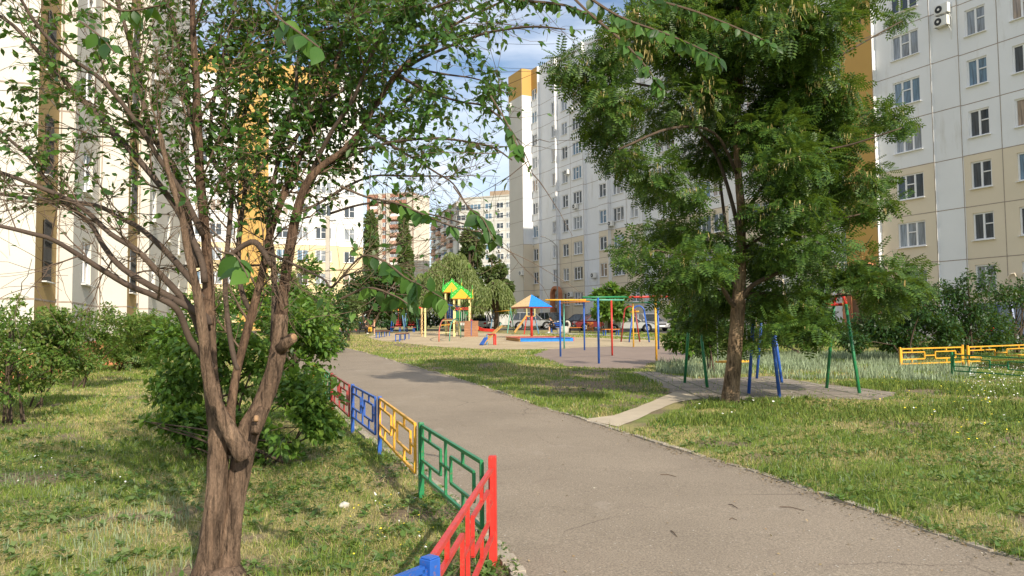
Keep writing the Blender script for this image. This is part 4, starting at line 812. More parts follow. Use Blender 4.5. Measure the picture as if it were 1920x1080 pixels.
def spray(pts, Y0, Y1, n, size):
    P, Rr = limb(pts, Y0, Y1); P = [p - O for p in P]; t_ = MB(); t_.tube(P, Rr, M['twig'], 5, cap=False); t_.build('branchlet', elm, recalc=False)
    for k in range(n):
        i = random.randrange(len(P) // 4, len(P) - 1); p = P[i].lerp(P[i + 1], random.random()); BP.append(p); BD.append(Vector((random.gauss(0, .55), random.gauss(0, .4), -.75 + random.gauss(0, .3)))); BS.append(size * random.uniform(.65, 1.2))
BP = []; BD = []; BS = []
spray([(395, 440, 2), (410, 470, 2), (440, 478, 1.8), (455, 500, 1.5), (465, 520, 1)], 3.6, 3.3, 9, .105)
spray([(640, 520, 2), (680, 480, 2), (720, 490, 2), (760, 520, 1.5), (790, 535, 1.2)], 3.4, 3.1, 17, .088)
spray([(640, 350, 2.5), (690, 370, 2.3), (740, 380, 2), (790, 400, 2), (850, 425, 1.5), (930, 440, 1)], 4.0, 3.4, 26, .078)
spray([(640, 560, 2), (690, 540, 2), (740, 555, 1.8), (765, 570, 1.4)], 3.5, 3.3, 9, .085)
spray([(790, 535, 1.2), (815, 550, 1.1), (835, 562, 1)], 3.2, 3.1, 7, .08)
spray([(850, 350, 1.6), (880, 390, 1.4), (905, 410, 1.2), (925, 450, 1)], 3.5, 3.3, 13, .085)
spray([(920, 180, 1.6), (950, 230, 1.4), (975, 285, 1.2), (995, 325, 1)], 3.8, 3.6, 16, .075)
spray([(480, -30, 2), (520, 30, 2), (560, 60, 2), (600, 90, 1.5)], 2.9, 2.7, 14, .085)
spray([(180, -10, 2), (230, 20, 2), (300, 10, 1.5)], 3.0, 2.8, 10, .08)
spray([(150, 40, 2), (190, 70, 1.6), (215, 100, 1.2)], 3.2, 3.0, 9, .08)
spray([(1000, -60, 3), (1080, -20, 3), (1160, 30, 2.5), (1240, 60, 2), (1300, 85, 1.6), (1350, 110, 1)], 4.2, 3.6, 60, .075)
spray([(1040, -40, 3), (1100, 20, 2.5), (1170, 80, 2), (1215, 130, 1.5), (1240, 170, 1)], 4.4, 4.0, 46, .07)
spray([(1100, -60, 3), (1200, -10, 2.5), (1300, 20, 2), (1400, 60, 1.5), (1460, 90, 1)], 4.4, 4.2, 46, .065)
spray([(900, -20, 3), (980, 0, 3), (1060, 10, 2.5), (1130, 40, 2)], 4.6, 4.3, 40, .06)
n = len(LP); V, Fa = place(T_LEAF, F_LEAF, np.array([tuple(p) for p in LP]), np.array([tuple(p) for p in LD]), rand_dir(n) * .8 + np.array([0, -.2, .7]), np.array(LS))
link('crown', np_mesh('crown', V, Fa, M['leaf_elm']), elm)
n = len(BP); V, Fa = place(T_BIG, F_BIG, np.array([tuple(p) for p in BP]), np.array([tuple(p) for p in BD]), rand_dir(n) * .6 + np.array([0, -.6, .4]), np.array(BS))
mq = Fa[:, 2] == Fa[:, 3]; me = bpy.data.meshes.new('near_leaves'); me.from_pydata(V.tolist(), [], [tuple(dict.fromkeys(f)) for f in Fa.tolist()]); me.materials.append(M['leaf_elm']); me.polygons.foreach_set('use_smooth', [True] * len(me.polygons)); link('near_leaves', me, elm); print('elm leaves', n, 'twig verts', len(tw.v))
# --- the locust on the lawn
LO = G(1370, 757); loc_ = thing('locust_tree', 'big pod-bearing locust with feathery layered crown and furrowed trunk, on the lawn by the swings', 'tree', LO)
b = MB()
lb = MB()
def ll(pts, Y0, Y1, n=14, amp=.06): P, Rr = limb(pts, Y0, Y1); Rr = Rr if n > 10 else [q * .65 for q in Rr]; rough_tube(b if n > 10 else lb, [p - LO for p in P], Rr, M['bark_locust'] if n > 10 else M['bark_dark'], n, amp)
Y0 = LO.y
ll([(1370, 775, 22), (1369, 755, 18), (1372, 715, 15), (1377, 670, 13.5), (1381, 620, 13), (1384, 575, 13), (1387, 530, 11), (1389, 470, 9), (1390, 400, 8), (1384, 320, 7), (1382, 240, 7), (1383, 150, 6), (1382, 60, 5), (1380, -60, 4)], Y0, Y0)
for pts, y1 in (([(1382, 580, 8), (1366, 560, 7), (1350, 530, 6), (1330, 500, 5), (1290, 480, 4), (1230, 470, 3)], -.8), ([(1387, 570, 8), (1405, 540, 7), (1440, 520, 6), (1500, 500, 4), (1570, 500, 3)], -.6), ([(1388, 560, 7), (1420, 550, 5), (1500, 560, 4), (1620, 550, 3)], .8),
                ([(1388, 450, 7), (1370, 370, 6), (1338, 281, 5), (1281, 218, 4), (1239, 169, 4), (1150, 150, 3)], .6), ([(1388, 440, 6), (1410, 380, 5), (1450, 330, 5), (1520, 290, 4), (1600, 270, 3), (1690, 240, 2)], -.8), ([(1384, 330, 5), (1340, 250, 4), (1260, 240, 4), (1160, 280, 3)], -1.0),
                ([(1384, 300, 5), (1430, 220, 5), (1500, 150, 4), (1600, 90, 3), (1690, 40, 2)], .4), ([(1383, 200, 5), (1330, 130, 4), (1250, 80, 3)], .3), ([(1389, 470, 5), (1440, 440, 4), (1530, 420, 3), (1620, 400, 2)], .5), ([(1383, 200, 5), (1400, 120, 4), (1440, 60, 3), (1480, -20, 2)], -.5), ([(1384, 560, 6), (1370, 500, 6), (1360, 420, 5), (1350, 340, 4)], 1.2)):
    ll(pts, Y0, Y0 + y1 * 1.6, 8, .04)
b.build('trunk', loc_, smooth=True); lb.build('limb', loc_, smooth=True)
LC = [(1065, 125, 42, 28), (1110, 150, 55, 40), (1180, 85, 80, 45), (1250, 50, 95, 60), (1125, 235, 42, 36), (1165, 290, 52, 36), (1150, 190, 60, 40), (1215, 225, 75, 52), (1225, 320, 52, 32), (1225, 360, 35, 22), (1380, -30, 140, 70), (1450, 60, 95, 65), (1330, 100, 105, 60), (1300, 190, 80, 50), (1400, 210, 85, 60), (1485, 170, 82, 65), (1545, 50, 60, 50), (1610, 0, 40, 24),
      (1690, 30, 26, 13), (1570, 180, 44, 40), (1680, 235, 30, 16), (1645, 215, 45, 20), (1545, 270, 72, 45), (1610, 335, 56, 36), (1600, 390, 60, 26), (1480, 310, 90, 45), (1330, 290, 60, 42), (1290, 365, 46, 26), (1470, 395, 90, 30), (1540, 350, 70, 34), (1200, 470, 52, 36), (1255, 435, 62, 30), (1320, 440, 64, 30), (1225, 520, 46, 28), (1300, 500, 80, 38), (1420, 480, 85, 34), (1510, 465, 85, 38),
      (1600, 495, 72, 34), (1665, 530, 62, 30), (1570, 550, 90, 36), (1450, 560, 95, 36), (1710, 535, 30, 22), (1660, 575, 36, 20), (1520, 605, 44, 20), (1320, 560, 56, 26), (1250, 550, 34, 24), (1480, 612, 70, 20), (1330, 540, 60, 30), (1400, 600, 60, 20), (1700, 500, 30, 16), (1480, -60, 100, 50), (1660, 380, 28, 14), (1400, 560, 60, 26), (1520, 590, 80, 30), (1420, 640, 50, 14), (1510, 630, 36, 12), (1440, 0, 95, 60), (1300, -20, 110, 60), (1180, 40, 60, 36), (1440, 250, 80, 50), (1360, 150, 80, 50), (1510, 110, 60, 50), (1530, 230, 56, 44)]
def clumps_px(L_, Y, O_, spread, deep=1.1, k=1.0):
    out = []
    for i, (px, py, rx, rz) in enumerate(L_):
        Yc = Y + random.uniform(-spread, spread); p = at(px, py, Yc) - O_; s = Yc / F; out.append((p.x, p.y, p.z, rx * s * k, max(rx, rz) * s * deep, rz * s * k))
    return out
cl = clumps_px(LC, LO.y, LO, 1.5, 1.3, .90); cl = [(x, (abs(y) + .7) if (1320 < q[0] < 1450 and q[1] > 545) else y, z, a, c, e) for (x, y, z, a, c, e), q in zip(cl, LC)]
leaf_crown('crown', loc_, cl, 24000, .225, M['leaf_locust'], T_FR, F_FR, shell=.5, droop=.6, up=.9, gap=.19, gsc=1.7, hole=LO)
P_, d_, k_ = clump_pts(cl, 6500, .35); kk = (d_[:, 2] < .4) & ((P_[:, 2] > 3.0) | (rng.random(len(P_)) < .35)) & (vn(P_[:, 0], P_[:, 2], 1.6, 44) > .45); P_ = P_[kk]; n = len(P_); P_ = np.repeat(P_, 3, 0) + rng.normal(size=(3 * n, 3)) * .03; n = len(P_)
V, Fa = place(np.array([[-.07, 0, 0], [.07, 0, 0], [.09, .6, .03], [.02, 1, 0], [-.07, .6, .03]]), np.array([[0, 1, 2, 3, 4]]), P_, rand_dir(n) * .25 + np.array([0, 0, -1.]), rand_dir(n), .085 * (.7 + .6 * rng.random(n)))
link('seed_pods', np_mesh('seed_pods', V, Fa, M['pods']), loc_)
# --- shrubs and trees by clumps
def plant(name, label, cat, base, Yd, L_, n, size, mat, group=None, spread=.5, T=T_LEAF, Fc=F_LEAF, gap=.15, gsc=1.5, trunk=True, tm='bark_dark', tr=.03, stems=3, shell=.5, droop=.25, deep=1.0, up=.8, k=1.0, part='crown'):
    p0 = at(base, 600, Yd); p0.z = SL * p0.y; r = thing(name, label, cat, p0, 0, group); c = clumps_px(L_, Yd, p0, spread, deep, k)
    if trunk:
        tbm = MB()
        for i in range(min(stems, len(c))):
            cc = c[(i * 7) % len(c)]; a = Vector((random.uniform(-.1, .1) * stems * .5, random.uniform(-.1, .1), -.05)); e = Vector((cc[0], cc[1], cc[2])); m = a.lerp(e, .5) + Vector((0, 0, .15)) * (e - a).length * .5
            PP = catmull([tuple(a), tuple(a.lerp(m, .5)), tuple(m), tuple(e)], 3); tbm.tube([Vector(q) for q in PP], [tr * (1 - .75 * j / len(PP)) for j in range(len(PP))], M[tm], 7)
            for cc2 in c[i::stems][:6]:
                e2 = Vector(cc2[:3]); s0 = Vector(PP[len(PP) // 2]); tbm.tube([s0, s0.lerp(e2, .5) + Vector((0, 0, .05)), e2], [tr * .5, tr * .3, tr * .12], M[tm], 5)
        tbm.build('trunk' if cat == 'tree' else 'stem', r, smooth=True)
    leaf_crown(part, r, c, n, size, mat, T, Fc, shell, droop, up, gap, gsc, zmin=.02); return r, c
B_ = M['leaf_bush']
plant('leafy_shrub', 'low broad-leaved shrub at the foot of the forked elm, next to the fence', 'shrub', 500, 8.3, [(295, 800, 26, 12), (270, 790, 18, 8), (340, 790, 46, 30), (330, 830, 40, 20), (400, 800, 70, 44), (470, 830, 55, 38), (540, 800, 60, 55), (510, 850, 55, 26), (590, 780, 48, 44), (620, 800, 26, 20), (600, 740, 42, 42), (560, 740, 52, 50), (545, 860, 30, 16)], 9000, .085, B_, tr=.02, stems=7, deep=.9, spread=.35, gap=.38, gsc=3.4, shell=.6)
plant('leafy_shrub', 'tall dense shrub directly behind the elm trunks, its leaves mid green', 'shrub', 450, 10.2, [(340, 700, 60, 60), (330, 640, 50, 50), (400, 650, 75, 65), (470, 700, 80, 60), (550, 680, 70, 60), (600, 690, 38, 34), (600, 640, 40, 36), (480, 620, 80, 55), (560, 610, 60, 48), (380, 590, 60, 40), (330, 740, 50, 30)], 12000, .088, B_, tr=.03, stems=7, spread=.5, gap=.36, gsc=3, shell=.6)
plant('leafy_shrub', 'upright shrub reaching highest behind the right stem of the elm', 'shrub', 540, 13.5, [(540, 560, 44, 44), (520, 520, 34, 30), (570, 540, 36, 40), (600, 590, 30, 40), (490, 560, 44, 38), (550, 620, 60, 40), (440, 560, 44, 30), (580, 500, 22, 18), (600, 550, 24, 24), (610, 600, 26, 30), (520, 590, 50, 40)], 8200, .095, B_, tr=.04, stems=4, spread=.6, gap=.22, gsc=2)
LT = M['leaf_light']
for i, (bx, Yd, L_, lab) in enumerate([(28, 11.6, [(20, 680, 62, 40), (20, 735, 60, 22), (-20, 740, 50, 20), (60, 660, 48, 34), (-30, 660, 60, 44), (40, 720, 40, 22), (0, 630, 46, 24), (20, 590, 30, 30), (-60, 700, 60, 50), (60, 600, 30, 26), (-10, 585, 30, 20), (70, 715, 40, 18), (100, 690, 34, 18), (30, 570, 12, 22)], 'small crooked fruit shrub with a forked base, leftmost on the lawn'), (66, 13.6, [(80, 630, 42, 30), (50, 620, 36, 28), (110, 660, 44, 28), (100, 600, 34, 24), (130, 625, 34, 26), (140, 680, 44, 24), (90, 700, 46, 24), (110, 590, 14, 22)], 'small fruit shrub with one straight stem, second from the left on the lawn'),
                                       (146, 17.4, [(150, 615, 56, 34), (190, 630, 46, 30), (240, 610, 36, 24), (170, 665, 46, 20), (110, 670, 40, 18), (215, 680, 36, 16), (200, 585, 16, 18), (200, 600, 34, 20), (120, 640, 40, 22), (150, 590, 26, 18), (230, 640, 30, 22)], 'rounded light green shrub in front of the orange plinth'), (236, 23.5, [(260, 650, 40, 26), (215, 650, 30, 20), (290, 630, 34, 28), (300, 670, 30, 18), (270, 610, 30, 16)], 'yellowish shrub with drooping feathery leaves against the block, right of the light shrubs')]):
    plant('fruit_shrub' if i < 3 else 'feathery_shrub', lab, 'shrub', bx, Yd, L_, 11500 if i < 3 else 2300, .07 if i < 3 else .3, LT, 'shrubs along the left block', tr=.022, stems=6 if i == 0 else 4, spread=.9, T=T_LEAF if i < 3 else T_FR, Fc=F_LEAF if i < 3 else F_FR, gap=.40, gsc=2.8, droop=.3, shell=.65)
plant('leafy_shrub', 'dark small-leaved thicket on the far left edge of the path, below the concrete pole', 'shrub', 596, 33, [(600, 620, 46, 40), (640, 600, 26, 34), (620, 570, 36, 36), (570, 600, 40, 50), (560, 560, 36, 30), (600, 650, 40, 22), (640, 640, 16, 14)], 7000, .14, M['leaf_dark'], tr=.06, stems=4, spread=1.2, gap=.15)
plant('leafy_shrub', 'grey-green bush between the concrete pole and the dark maple', 'shrub', 650, 47, [(650, 590, 22, 26), (665, 570, 20, 18), (645, 560, 16, 14), (665, 605, 12, 10)], 3600, .17, M['leaf_far'], tr=.06, stems=3, spread=1.2, gap=.15)
plant('maple_tree', 'dark maple with a low spreading crown and splayed trunk, behind the woman on the bench', 'tree', 690, 67, [(690, 560, 36, 26), (730, 555, 34, 24), (760, 560, 20, 22), (700, 525, 36, 24), (735, 515, 30, 20), (665, 545, 24, 26), (715, 585, 40, 12), (755, 530, 18, 20), (775, 585, 14, 16)], 9000, .30, M['leaf_dark'], tr=.16, stems=3, spread=1.6, gap=.1, gsc=.6)
plant('leafy_shrub', 'row of dark brushwood behind the four-legged swings', 'shrub', 790, 78, [(760, 600, 26, 10), (800, 600, 26, 12), (830, 600, 20, 12), (720, 604, 30, 8), (680, 606, 24, 8)], 2600, .3, M['leaf_dark'], trunk=False, spread=.8, gap=.1)
plant('broadleaf_tree', 'small large-leaved tree in front of the cream storeys, above the monkey bars', 'tree', 1143, 60, [(1145, 560, 24, 14), (1125, 553, 12, 10), (1165, 552, 10, 10), (1140, 582, 26, 14), (1165, 585, 16, 14), (1145, 542, 14, 7), (1122, 590, 12, 8)], 2300, .42, M['leaf_bush'], tr=.10, stems=3, spread=.8, gap=.1)
for bx, Yd, L_, lab in ((1288, 22.5, [(1290, 620, 34, 30), (1275, 590, 26, 24), (1300, 650, 26, 14), (1262, 640, 20, 18), (1310, 600, 20, 24)], 'round dark bush left of the locust, in front of the parked cars'), (1330, 19.5, [(1325, 650, 16, 16), (1335, 625, 16, 14), (1320, 600, 12, 16)], 'young feathery locust sapling between the green swing legs')):
    f_ = bx == 1330; plant('round_bush' if not f_ else 'locust_sapling', lab, 'shrub', bx, Yd, L_, 2600 if not f_ else 420, .14 if not f_ else .24, M['leaf_bush'] if not f_ else M['leaf_locust'], tr=.03, spread=.4, gap=.1, T=T_FR if f_ else T_LEAF, Fc=F_FR if f_ else F_LEAF)
for bx, Yd, L_, n_, lab in ((1700, 23, [(1640, 610, 46, 34), (1700, 600, 44, 36), (1730, 570, 34, 30), (1690, 640, 46, 20), (1760, 620, 40, 34), (1600, 640, 30, 20)], 6500, 'dark bush behind the yellow fence, its left end under the locust'), (1815, 25, [(1800, 600, 44, 40), (1760, 575, 40, 38), (1720, 560, 34, 30), (1780, 545, 34, 22), (1780, 640, 50, 20), (1850, 640, 50, 20), (1830, 575, 36, 30), (1850, 620, 44, 34), (1800, 545, 16, 24), (1815, 520, 10, 16), (1845, 530, 16, 26), (1862, 505, 7, 14)], 6000, 'tall ragged bush behind the middle of the yellow fence'),
                            (1900, 27, [(1890, 560, 30, 18), (1870, 610, 34, 24), (1870, 550, 34, 20), (1910, 535, 30, 14), (1930, 620, 40, 24), (1860, 590, 30, 24), (1900, 640, 30, 16), (1920, 560, 30, 18), (1960, 570, 40, 24), (1880, 640, 24, 16), (1940, 545, 30, 12)], 3200, 'dark bush over the blue car roof at the right edge'), (1520, 27, [(1420, 630, 60, 22), (1500, 625, 60, 24), (1580, 625, 50, 24), (1380, 620, 40, 22), (1340, 610, 40, 24)], 5200, 'long dark hedge behind the swings, in the shade of the locust')):
    plant('dense_bush', lab, 'shrub', bx, Yd, L_, int(n_ * 1.5), .11, M['leaf_dark'], 'bushes along the parking', tr=.04, stems=5, spread=.9, gap=.15)
for bx, L_, lab in ((695, [(695, 420, 9, 26), (696, 455, 12, 32), (694, 500, 13, 36), (697, 540, 13, 34)], 'slim poplar standing closest to the white court block'), (761, [(757, 425, 6, 20), (758, 455, 10, 28), (761, 490, 12, 32), (762, 525, 12, 24)], 'slim poplar in front of the tiled tower end')):
    plant('poplar_tree', lab, 'tree', bx, 150, L_, 5200, .75, M['leaf_far'], 'poplars before the distant towers', tr=.25, stems=1, spread=.5, gap=.08, gsc=.4, T=T_LOZ, Fc=F_LOZ, k=.95)
for bx, Yd, L_, lab in ((882, 84, [(880, 448, 15, 18), (892, 470, 16, 18), (872, 485, 14, 18), (888, 505, 15, 18), (870, 525, 16, 16), (890, 540, 18, 18), (878, 565, 20, 18)], 'dark tall tree behind the willow, before the grey panel tower'), (925, 86, [(922, 492, 14, 12), (938, 506, 13, 12), (916, 512, 12, 12), (930, 530, 18, 14), (948, 540, 14, 14), (925, 555, 20, 16), (945, 570, 20, 16)], 'green rounded tree behind the right willow')):
    plant('broadleaf_tree', lab, 'tree', bx, Yd, L_, 7500, .42, M['leaf_far'], tr=.3, stems=2, spread=2, gap=.15, gsc=.5, T=T_LOZ, Fc=F_LOZ)
def willow(lab, bx, Yd, top, wpx, zb_px, n):
    p0 = at(bx, 600, Yd); p0.z = SL * p0.y; r = thing('willow_tree', lab, 'tree', p0, 0, 'willows behind the playground'); H = at(bx, top, Yd).z - p0.z; W_ = wpx * Yd / F; zb = at(bx, zb_px, Yd).z - p0.z
    b = MB(); b.tube([(0, 0, -.1), (.1, 0, H * .3), (0, .1, H * .6), (.1, 0, H * .9)], [.28, .22, .15, .05], M['bark_dark'], 8)
    for k in range(12):
        a = random.random() * 6.28; rr = W_ * random.uniform(.4, .8); z = H * random.uniform(.55, .9); b.tube([(0, 0, H * .35), (rr * .5 * math.cos(a), rr * .5 * math.sin(a), z), (rr * math.cos(a), rr * math.sin(a), z - .2)], [.1, .06, .02], M['bark_dark'], 5)
    b.build('trunk', r, smooth=True); P = []; D = []
    lobes = [(random.uniform(-.75, .75), random.uniform(-.7, .7), random.uniform(.55, 1.0)) for _ in range(16)]
    for i in range(n):
        lx, ly, lz = random.choice(lobes); a = random.random() * 6.28; q = random.random() ** .5; x = lx * W_ + q * .32 * W_ * math.cos(a); y = ly * W_ + q * .32 * W_ * math.sin(a)
        rr = min(1, math.hypot(x, y) / W_); z = H * (1 - .42 * rr * rr) * (.72 + .28 * lz) - q * q * H * .10; l = random.uniform(.2, .5) * (z - zb) * (.5 + rr); m = max(4, int(l / .20)); dx, dy = random.gauss(0, .13), random.gauss(0, .13); ox, oy = x / (W_ + .01) * .28, y / (W_ + .01) * .28
        for j in range(m):
            t = j / m; P.append((x + (dx + ox) * l * (t - t * t * .4), y + (dy + oy) * l * t, z - l * t)); D.append((dx + ox + random.gauss(0, .3), dy + oy + random.gauss(0, .3), -1))
    n = len(P); V, Fa = place(np.array([[0, 0, 0], [.12, .4, 0], [0, 1, 0], [-.12, .4, 0]]), F_LOZ, np.array(P), np.array(D), rand_dir(n), .34 * (.7 + .6 * rng.random(n))); link('crown', np_mesh('crown', V, Fa, M['leaf_willow']), r)
willow('tallest weeping willow, rising behind the play tower', 850, 74, 462, 62, 610, 4200); willow('broad low weeping willow between the play tower and the sandbox umbrella', 930, 70, 518, 48, 606, 2600); willow('low weeping willow left of the play tower, behind the yellow ladder', 795, 76, 508, 40, 612, 1900)
# ---------------------------------------------------------------- low fences
def fence_panel(label, P, Q, mat, group, postP=None, postQ=None, zb=.22, zt=.64, t=.024, centre=True, hp=.66, hq=.66, tp=.045):
    P = Vector(P); Q = Vector(Q); d = Q - P; l = math.hypot(d.x, d.y); r = thing('fence_panel', label, 'fence', P, math.atan2(d.y, d.x), group); s = d.z / l
    def p(u, k): return (u * l, 0, zb + (zt - zb) * k + s * u * l)
    e = .03 / l + .005
    f = MB()
    for a, b_ in (((e, 1), (1 - e, 1)), ((e, 0), (1 - e, 0)), ((e, 0), (e, 1)), ((1 - e, 0), (1 - e, 1))): f.bar(p(*a), p(*b_), t, t, mat)
    f.build('frame', r)
    g = MB(); h_, lo, tt = .76, .30, t * .86
    def B(u1, k1, u2, k2): g.bar(p(u1, k1), p(u2, k2), tt, tt, mat)
    B(e, h_, .38, h_); B(.38, h_, .38, lo); B(e, lo, .38, lo); B(.18, 1, .18, h_); B(.18, lo, .18, 0)
    B(.55, h_, .88, h_); B(.55, lo, .88, lo); B(.55, lo, .55, h_); B(.88, lo, .88, h_); B(.73, 1, .73, h_); B(.73, lo, .73, 0)
    B(.88, .52, 1 - e, .52); B(.38, .52, .55, .52)
    if centre: B(.465, 0, .465, 1)
    g.build('lattice', r)
    for m, u, h in ((postP, 0.0, hp), (postQ, l, hq)):
        if m:
            q = MB(); q.box((u, 0, (h - .1) / 2 + s * u), (tp, tp, h + .1), m); q.box((u, 0, h + .003 + s * u), (tp * .9, tp * .9, .006), m); q.build('post', r, bevel=.003)
    return r
px_ = [G(925, 1062), G(790, 937), G(712, 852), G(661, 812), G(622, 776), G(603, 757), G(588, 742)]
gr = 'low welded fence along the left edge of the path'
pn = at(806, 1048, 2.82); pn.z = SL * pn.y; pl_ = Vector((pn.x - 1.14, pn.y - 1.52, SL * (pn.y - 1.52))); pr_ = pn + Vector((0, 0, .075))
fence_panel('bright red fence panel turning away from the path at the corner post', pr_, px_[0], M['red'], gr, None, M['red'], hq=.69, tp=.05, zt=.62, zb=.20)
fence_panel('blue fence panel cut off by the bottom edge of the photo', pl_, pn, M['blue'], gr, None, M['blue'], hq=Zat(1046, pn), tp=.055, zt=Zat(1046, pn) - .03)
fence_panel('green fence panel, nearest of those along the path', px_[1], px_[0] + Vector((-.06, .05, 0)), M['green'], gr, M['green'])
fence_panel('yellow fence panel between the green one and the blue one', px_[2], px_[1] + Vector((-.05, .04, 0)), M['yellow'], gr, M['blue'])
fence_panel('blue fence panel beside the path, between the yellow and dark red ones', px_[3], px_[2] + Vector((-.05, .04, 0)), M['blue'], gr, M['blue'])
fence_panel('dark red fence panel beside the path', px_[4], px_[3] + Vector((-.05, .04, 0)), M['darkred'], gr, M['darkred'])
fence_panel('small far green fence panel half hidden by the shrub', px_[5], px_[4] + Vector((-.04, .04, 0)), M['green'], gr, M['green'])
fence_panel('farthest yellow fence panel emerging from the shrub', px_[6], px_[5] + Vector((-.04, .04, 0)), M['yellow'], gr, M['yellow'])
gr = 'low fences at the right, by the parking'
a, c, e_ = G(1689, 694), G(1813, 689), G(1945, 682)
fence_panel('yellow fence panel left of the double posts, behind the silvery wormwood', a, c + Vector((-.1, 0, 0)), M['yellow'], gr, M['yellow'], M['yellow'], zb=.16, zt=.56, centre=False, hp=.60, hq=.62, t=.034)
fence_panel('yellow fence panel right of the double posts', c + Vector((.04, 0, 0)), e_, M['yellow'], gr, M['yellow'], None, zb=.16, zt=.56, centre=False, hp=.60, t=.034)
fence_panel('dark green fence panel in front of the yellow fence, at the right edge', G(1786, 706), G(1990, 722), M['green'], gr, M['green'], None, zb=.14, zt=.52, centre=False, hp=.58, t=.030)
for a, c, m, lab in (((1101, 622), (1112, 622), 'orange', 'short ochre fence panel left, in front of the red car'), ((1127, 623), (1160, 622), 'orange', 'longer ochre fence panel in front of the red and white cars')):
    fence_panel(lab, G(*a), G(*c), M[m], 'ochre fence pieces along the parking', M[m], M[m], zb=.15, zt=.78, hp=.8, hq=.8, t=.05)
fence_panel('faded red low fence behind the seated woman, left of her bench', G(640, 622), G(668, 621), M['pink'], None, M['pink'], M['pink'], zb=.15, zt=.6, t=.05)
# ---------------------------------------------------------------- swings on the slabs
def hoop_end(r, f0, f1, h, mat, top, rad=.03, arch=None):
    """an end frame: two splayed legs that meet in a hoop; f0, f1 feet (local), h height of the hoop's top"""
    f0 = Vector(f0); f1 = Vector(f1); m = (f0 + f1) / 2; half = (f1 - f0) / 2; rr = .16 if arch is None else arch; zc = h - rr
    pts = [f0, m - half.normalized() * rr + Vector((0, 0, zc - m.z))]; hp = []
    for i in range(9):
        a = math.pi * i / 8; hp.append(m - half.normalized() * rr * math.cos(a) + Vector((0, 0, zc - m.z + rr * math.sin(a))))
    for q, w_ in ((f0, hp[0]), (f1, hp[-1])):
        b = MB(); b.tube([q - Vector((0, 0, .1)), w_], rad, mat, 10); b.build('leg', r, smooth=True)
    b = MB(); b.tube(hp, rad, top, 10); b.build('hoop', r, smooth=True); return m, zc
def hoop_swing(label, ends, h, mats, bar, group, seat=None, rad=.03, arch=.16, hang=True, cross=None):
    c = sum((Vector(p) for e in ends for p in e), Vector()) / 4; c.z = SL * c.y; r = thing('swing_frame', label, 'swing', c, 0, group); ms = []
    for (p, q), (lm, tm) in zip(ends, mats):
        m, zc = hoop_end(r, Vector(p) - c, Vector(q) - c, h, M[lm], M[tm], rad, arch); ms.append((m, zc))
        if cross: b = MB(); dd = (Vector(q) - Vector(p)).normalized() * arch; b.tube([Vector((m.x, m.y, zc)) - dd, Vector((m.x, m.y, zc)) + dd], rad * 1.0, M[cross], 8); b.build('cross_tube', r, smooth=True)
    (m1, z1), (m2, z2) = ms; b = MB(); A = Vector((m1.x, m1.y, z1)); Bq = Vector((m2.x, m2.y, z2)); b.tube([A, Bq], rad, M[bar], 10); b.build('top_bar', r, smooth=True)
    if seat:
        s = MB(); A2, B2_ = A.lerp(Bq, .3), A.lerp(Bq, .7); zz = .48; s.box(((A2 + B2_) / 2).to_2d().to_3d() + Vector((0, 0, zz)), ((B2_ - A2).length * .9, .26, .04), M[seat], rz=math.atan2((Bq - A).y, (Bq - A).x)); so = s.build('seat', r)
        for q in (A2, B2_): b = MB(); b.tube([q, Vector((q.x, q.y, zz))], .012, M['metal'], 5); b.build('hanger', r)
    return r
hoop_swing('swing frame with green legs and a red hoop, rightmost of the four end frames', [(G(1403, 738), G(1463, 746)), (G(1549, 728), G(1613, 738))], 1.92, [('blue', 'red'), ('green', 'red')], 'red', 'swing frames on the slabs', rad=.032, arch=.19, cross='red')
hoop_swing('swing frame with green and blue legs, mostly hidden by the locust', [(G(1283, 718), G(1327, 727)), (G(1418, 710), G(1467, 718))], 1.90, [('green', 'yellow'), ('blue', 'yellow')], 'yellow', 'swing frames on the slabs', rad=.032, arch=.19, seat='yellow', cross='yellow')
hoop_swing('small swing with one blue and one green hoop, left of the sandbox', [(G(919, 622), G(932, 620)), (G(951, 625), G(964, 622))], 2.05, [('lblue', 'lblue'), ('teal', 'teal')], 'yellow', 'small hoop swings', 'wood_y', .04, .2)
hoop_swing('small swing with one red and one blue hoop, before the white car', [(G(1164, 641), G(1200, 641)), (G(1179, 642), G(1218, 642))], 1.95, [('darkred', 'darkred'), ('blue', 'blue')], 'yellow', 'small hoop swings', 'wood_y', .04, .3)
# ---------------------------------------------------------------- pull-up bars on the rosy court
def pullup(label, posts, bar, rad=.035):
    (p0, c0, t0) = posts[0]; P_0 = G(*p0); r = thing('pull_up_bar', label, 'pull-up bar', P_0, 0, 'pull-up bars on the court'); tops = []
    for p, c, t in posts:
        q = G(*p); h = Zat(t, q); b = MB(); v = q - P_0; b.tube([v - Vector((0, 0, .1)), v + Vector((0, 0, h))], rad, M[c], 10); b.build('post', r, smooth=True); tops.append(v + Vector((0, 0, h)))
    A, Bq = tops; d = (Bq - A).normalized()
    for (x0, x1, c) in bar:
        L_ = (Bq - A).length; a_ = A + d * (x0 * L_) + Vector((0, 0, .01)); c_ = A + d * (x1 * L_) + Vector((0, 0, .01)); b = MB(); b.tube([a_, c_], rad * .95, M[c], 10); b.build('crossbar', r, smooth=True)
pullup('pull-up bar on a dark blue and a red post, half yellow and half green', [((1051, 669), 'blue', 563), ((1148, 667), 'red', 563)], [(-.28, .5, 'yellow'), (.502, 1.25, 'teal')])
pullup('nearest pull-up bar, green then red, on a tall dark blue post', [((1123, 682), 'blue', 558), ((1231, 677), 'yellow', 557)], [(-.25, .52, 'green'), (.522, 1.3, 'red')], .036)
pullup('pull-up bar with an orange rail on a green and a blue post, behind the others', [((1058, 654), 'teal', 568), ((1096, 657), 'blue', 566)], [(-.15, 1.25, 'orange')])
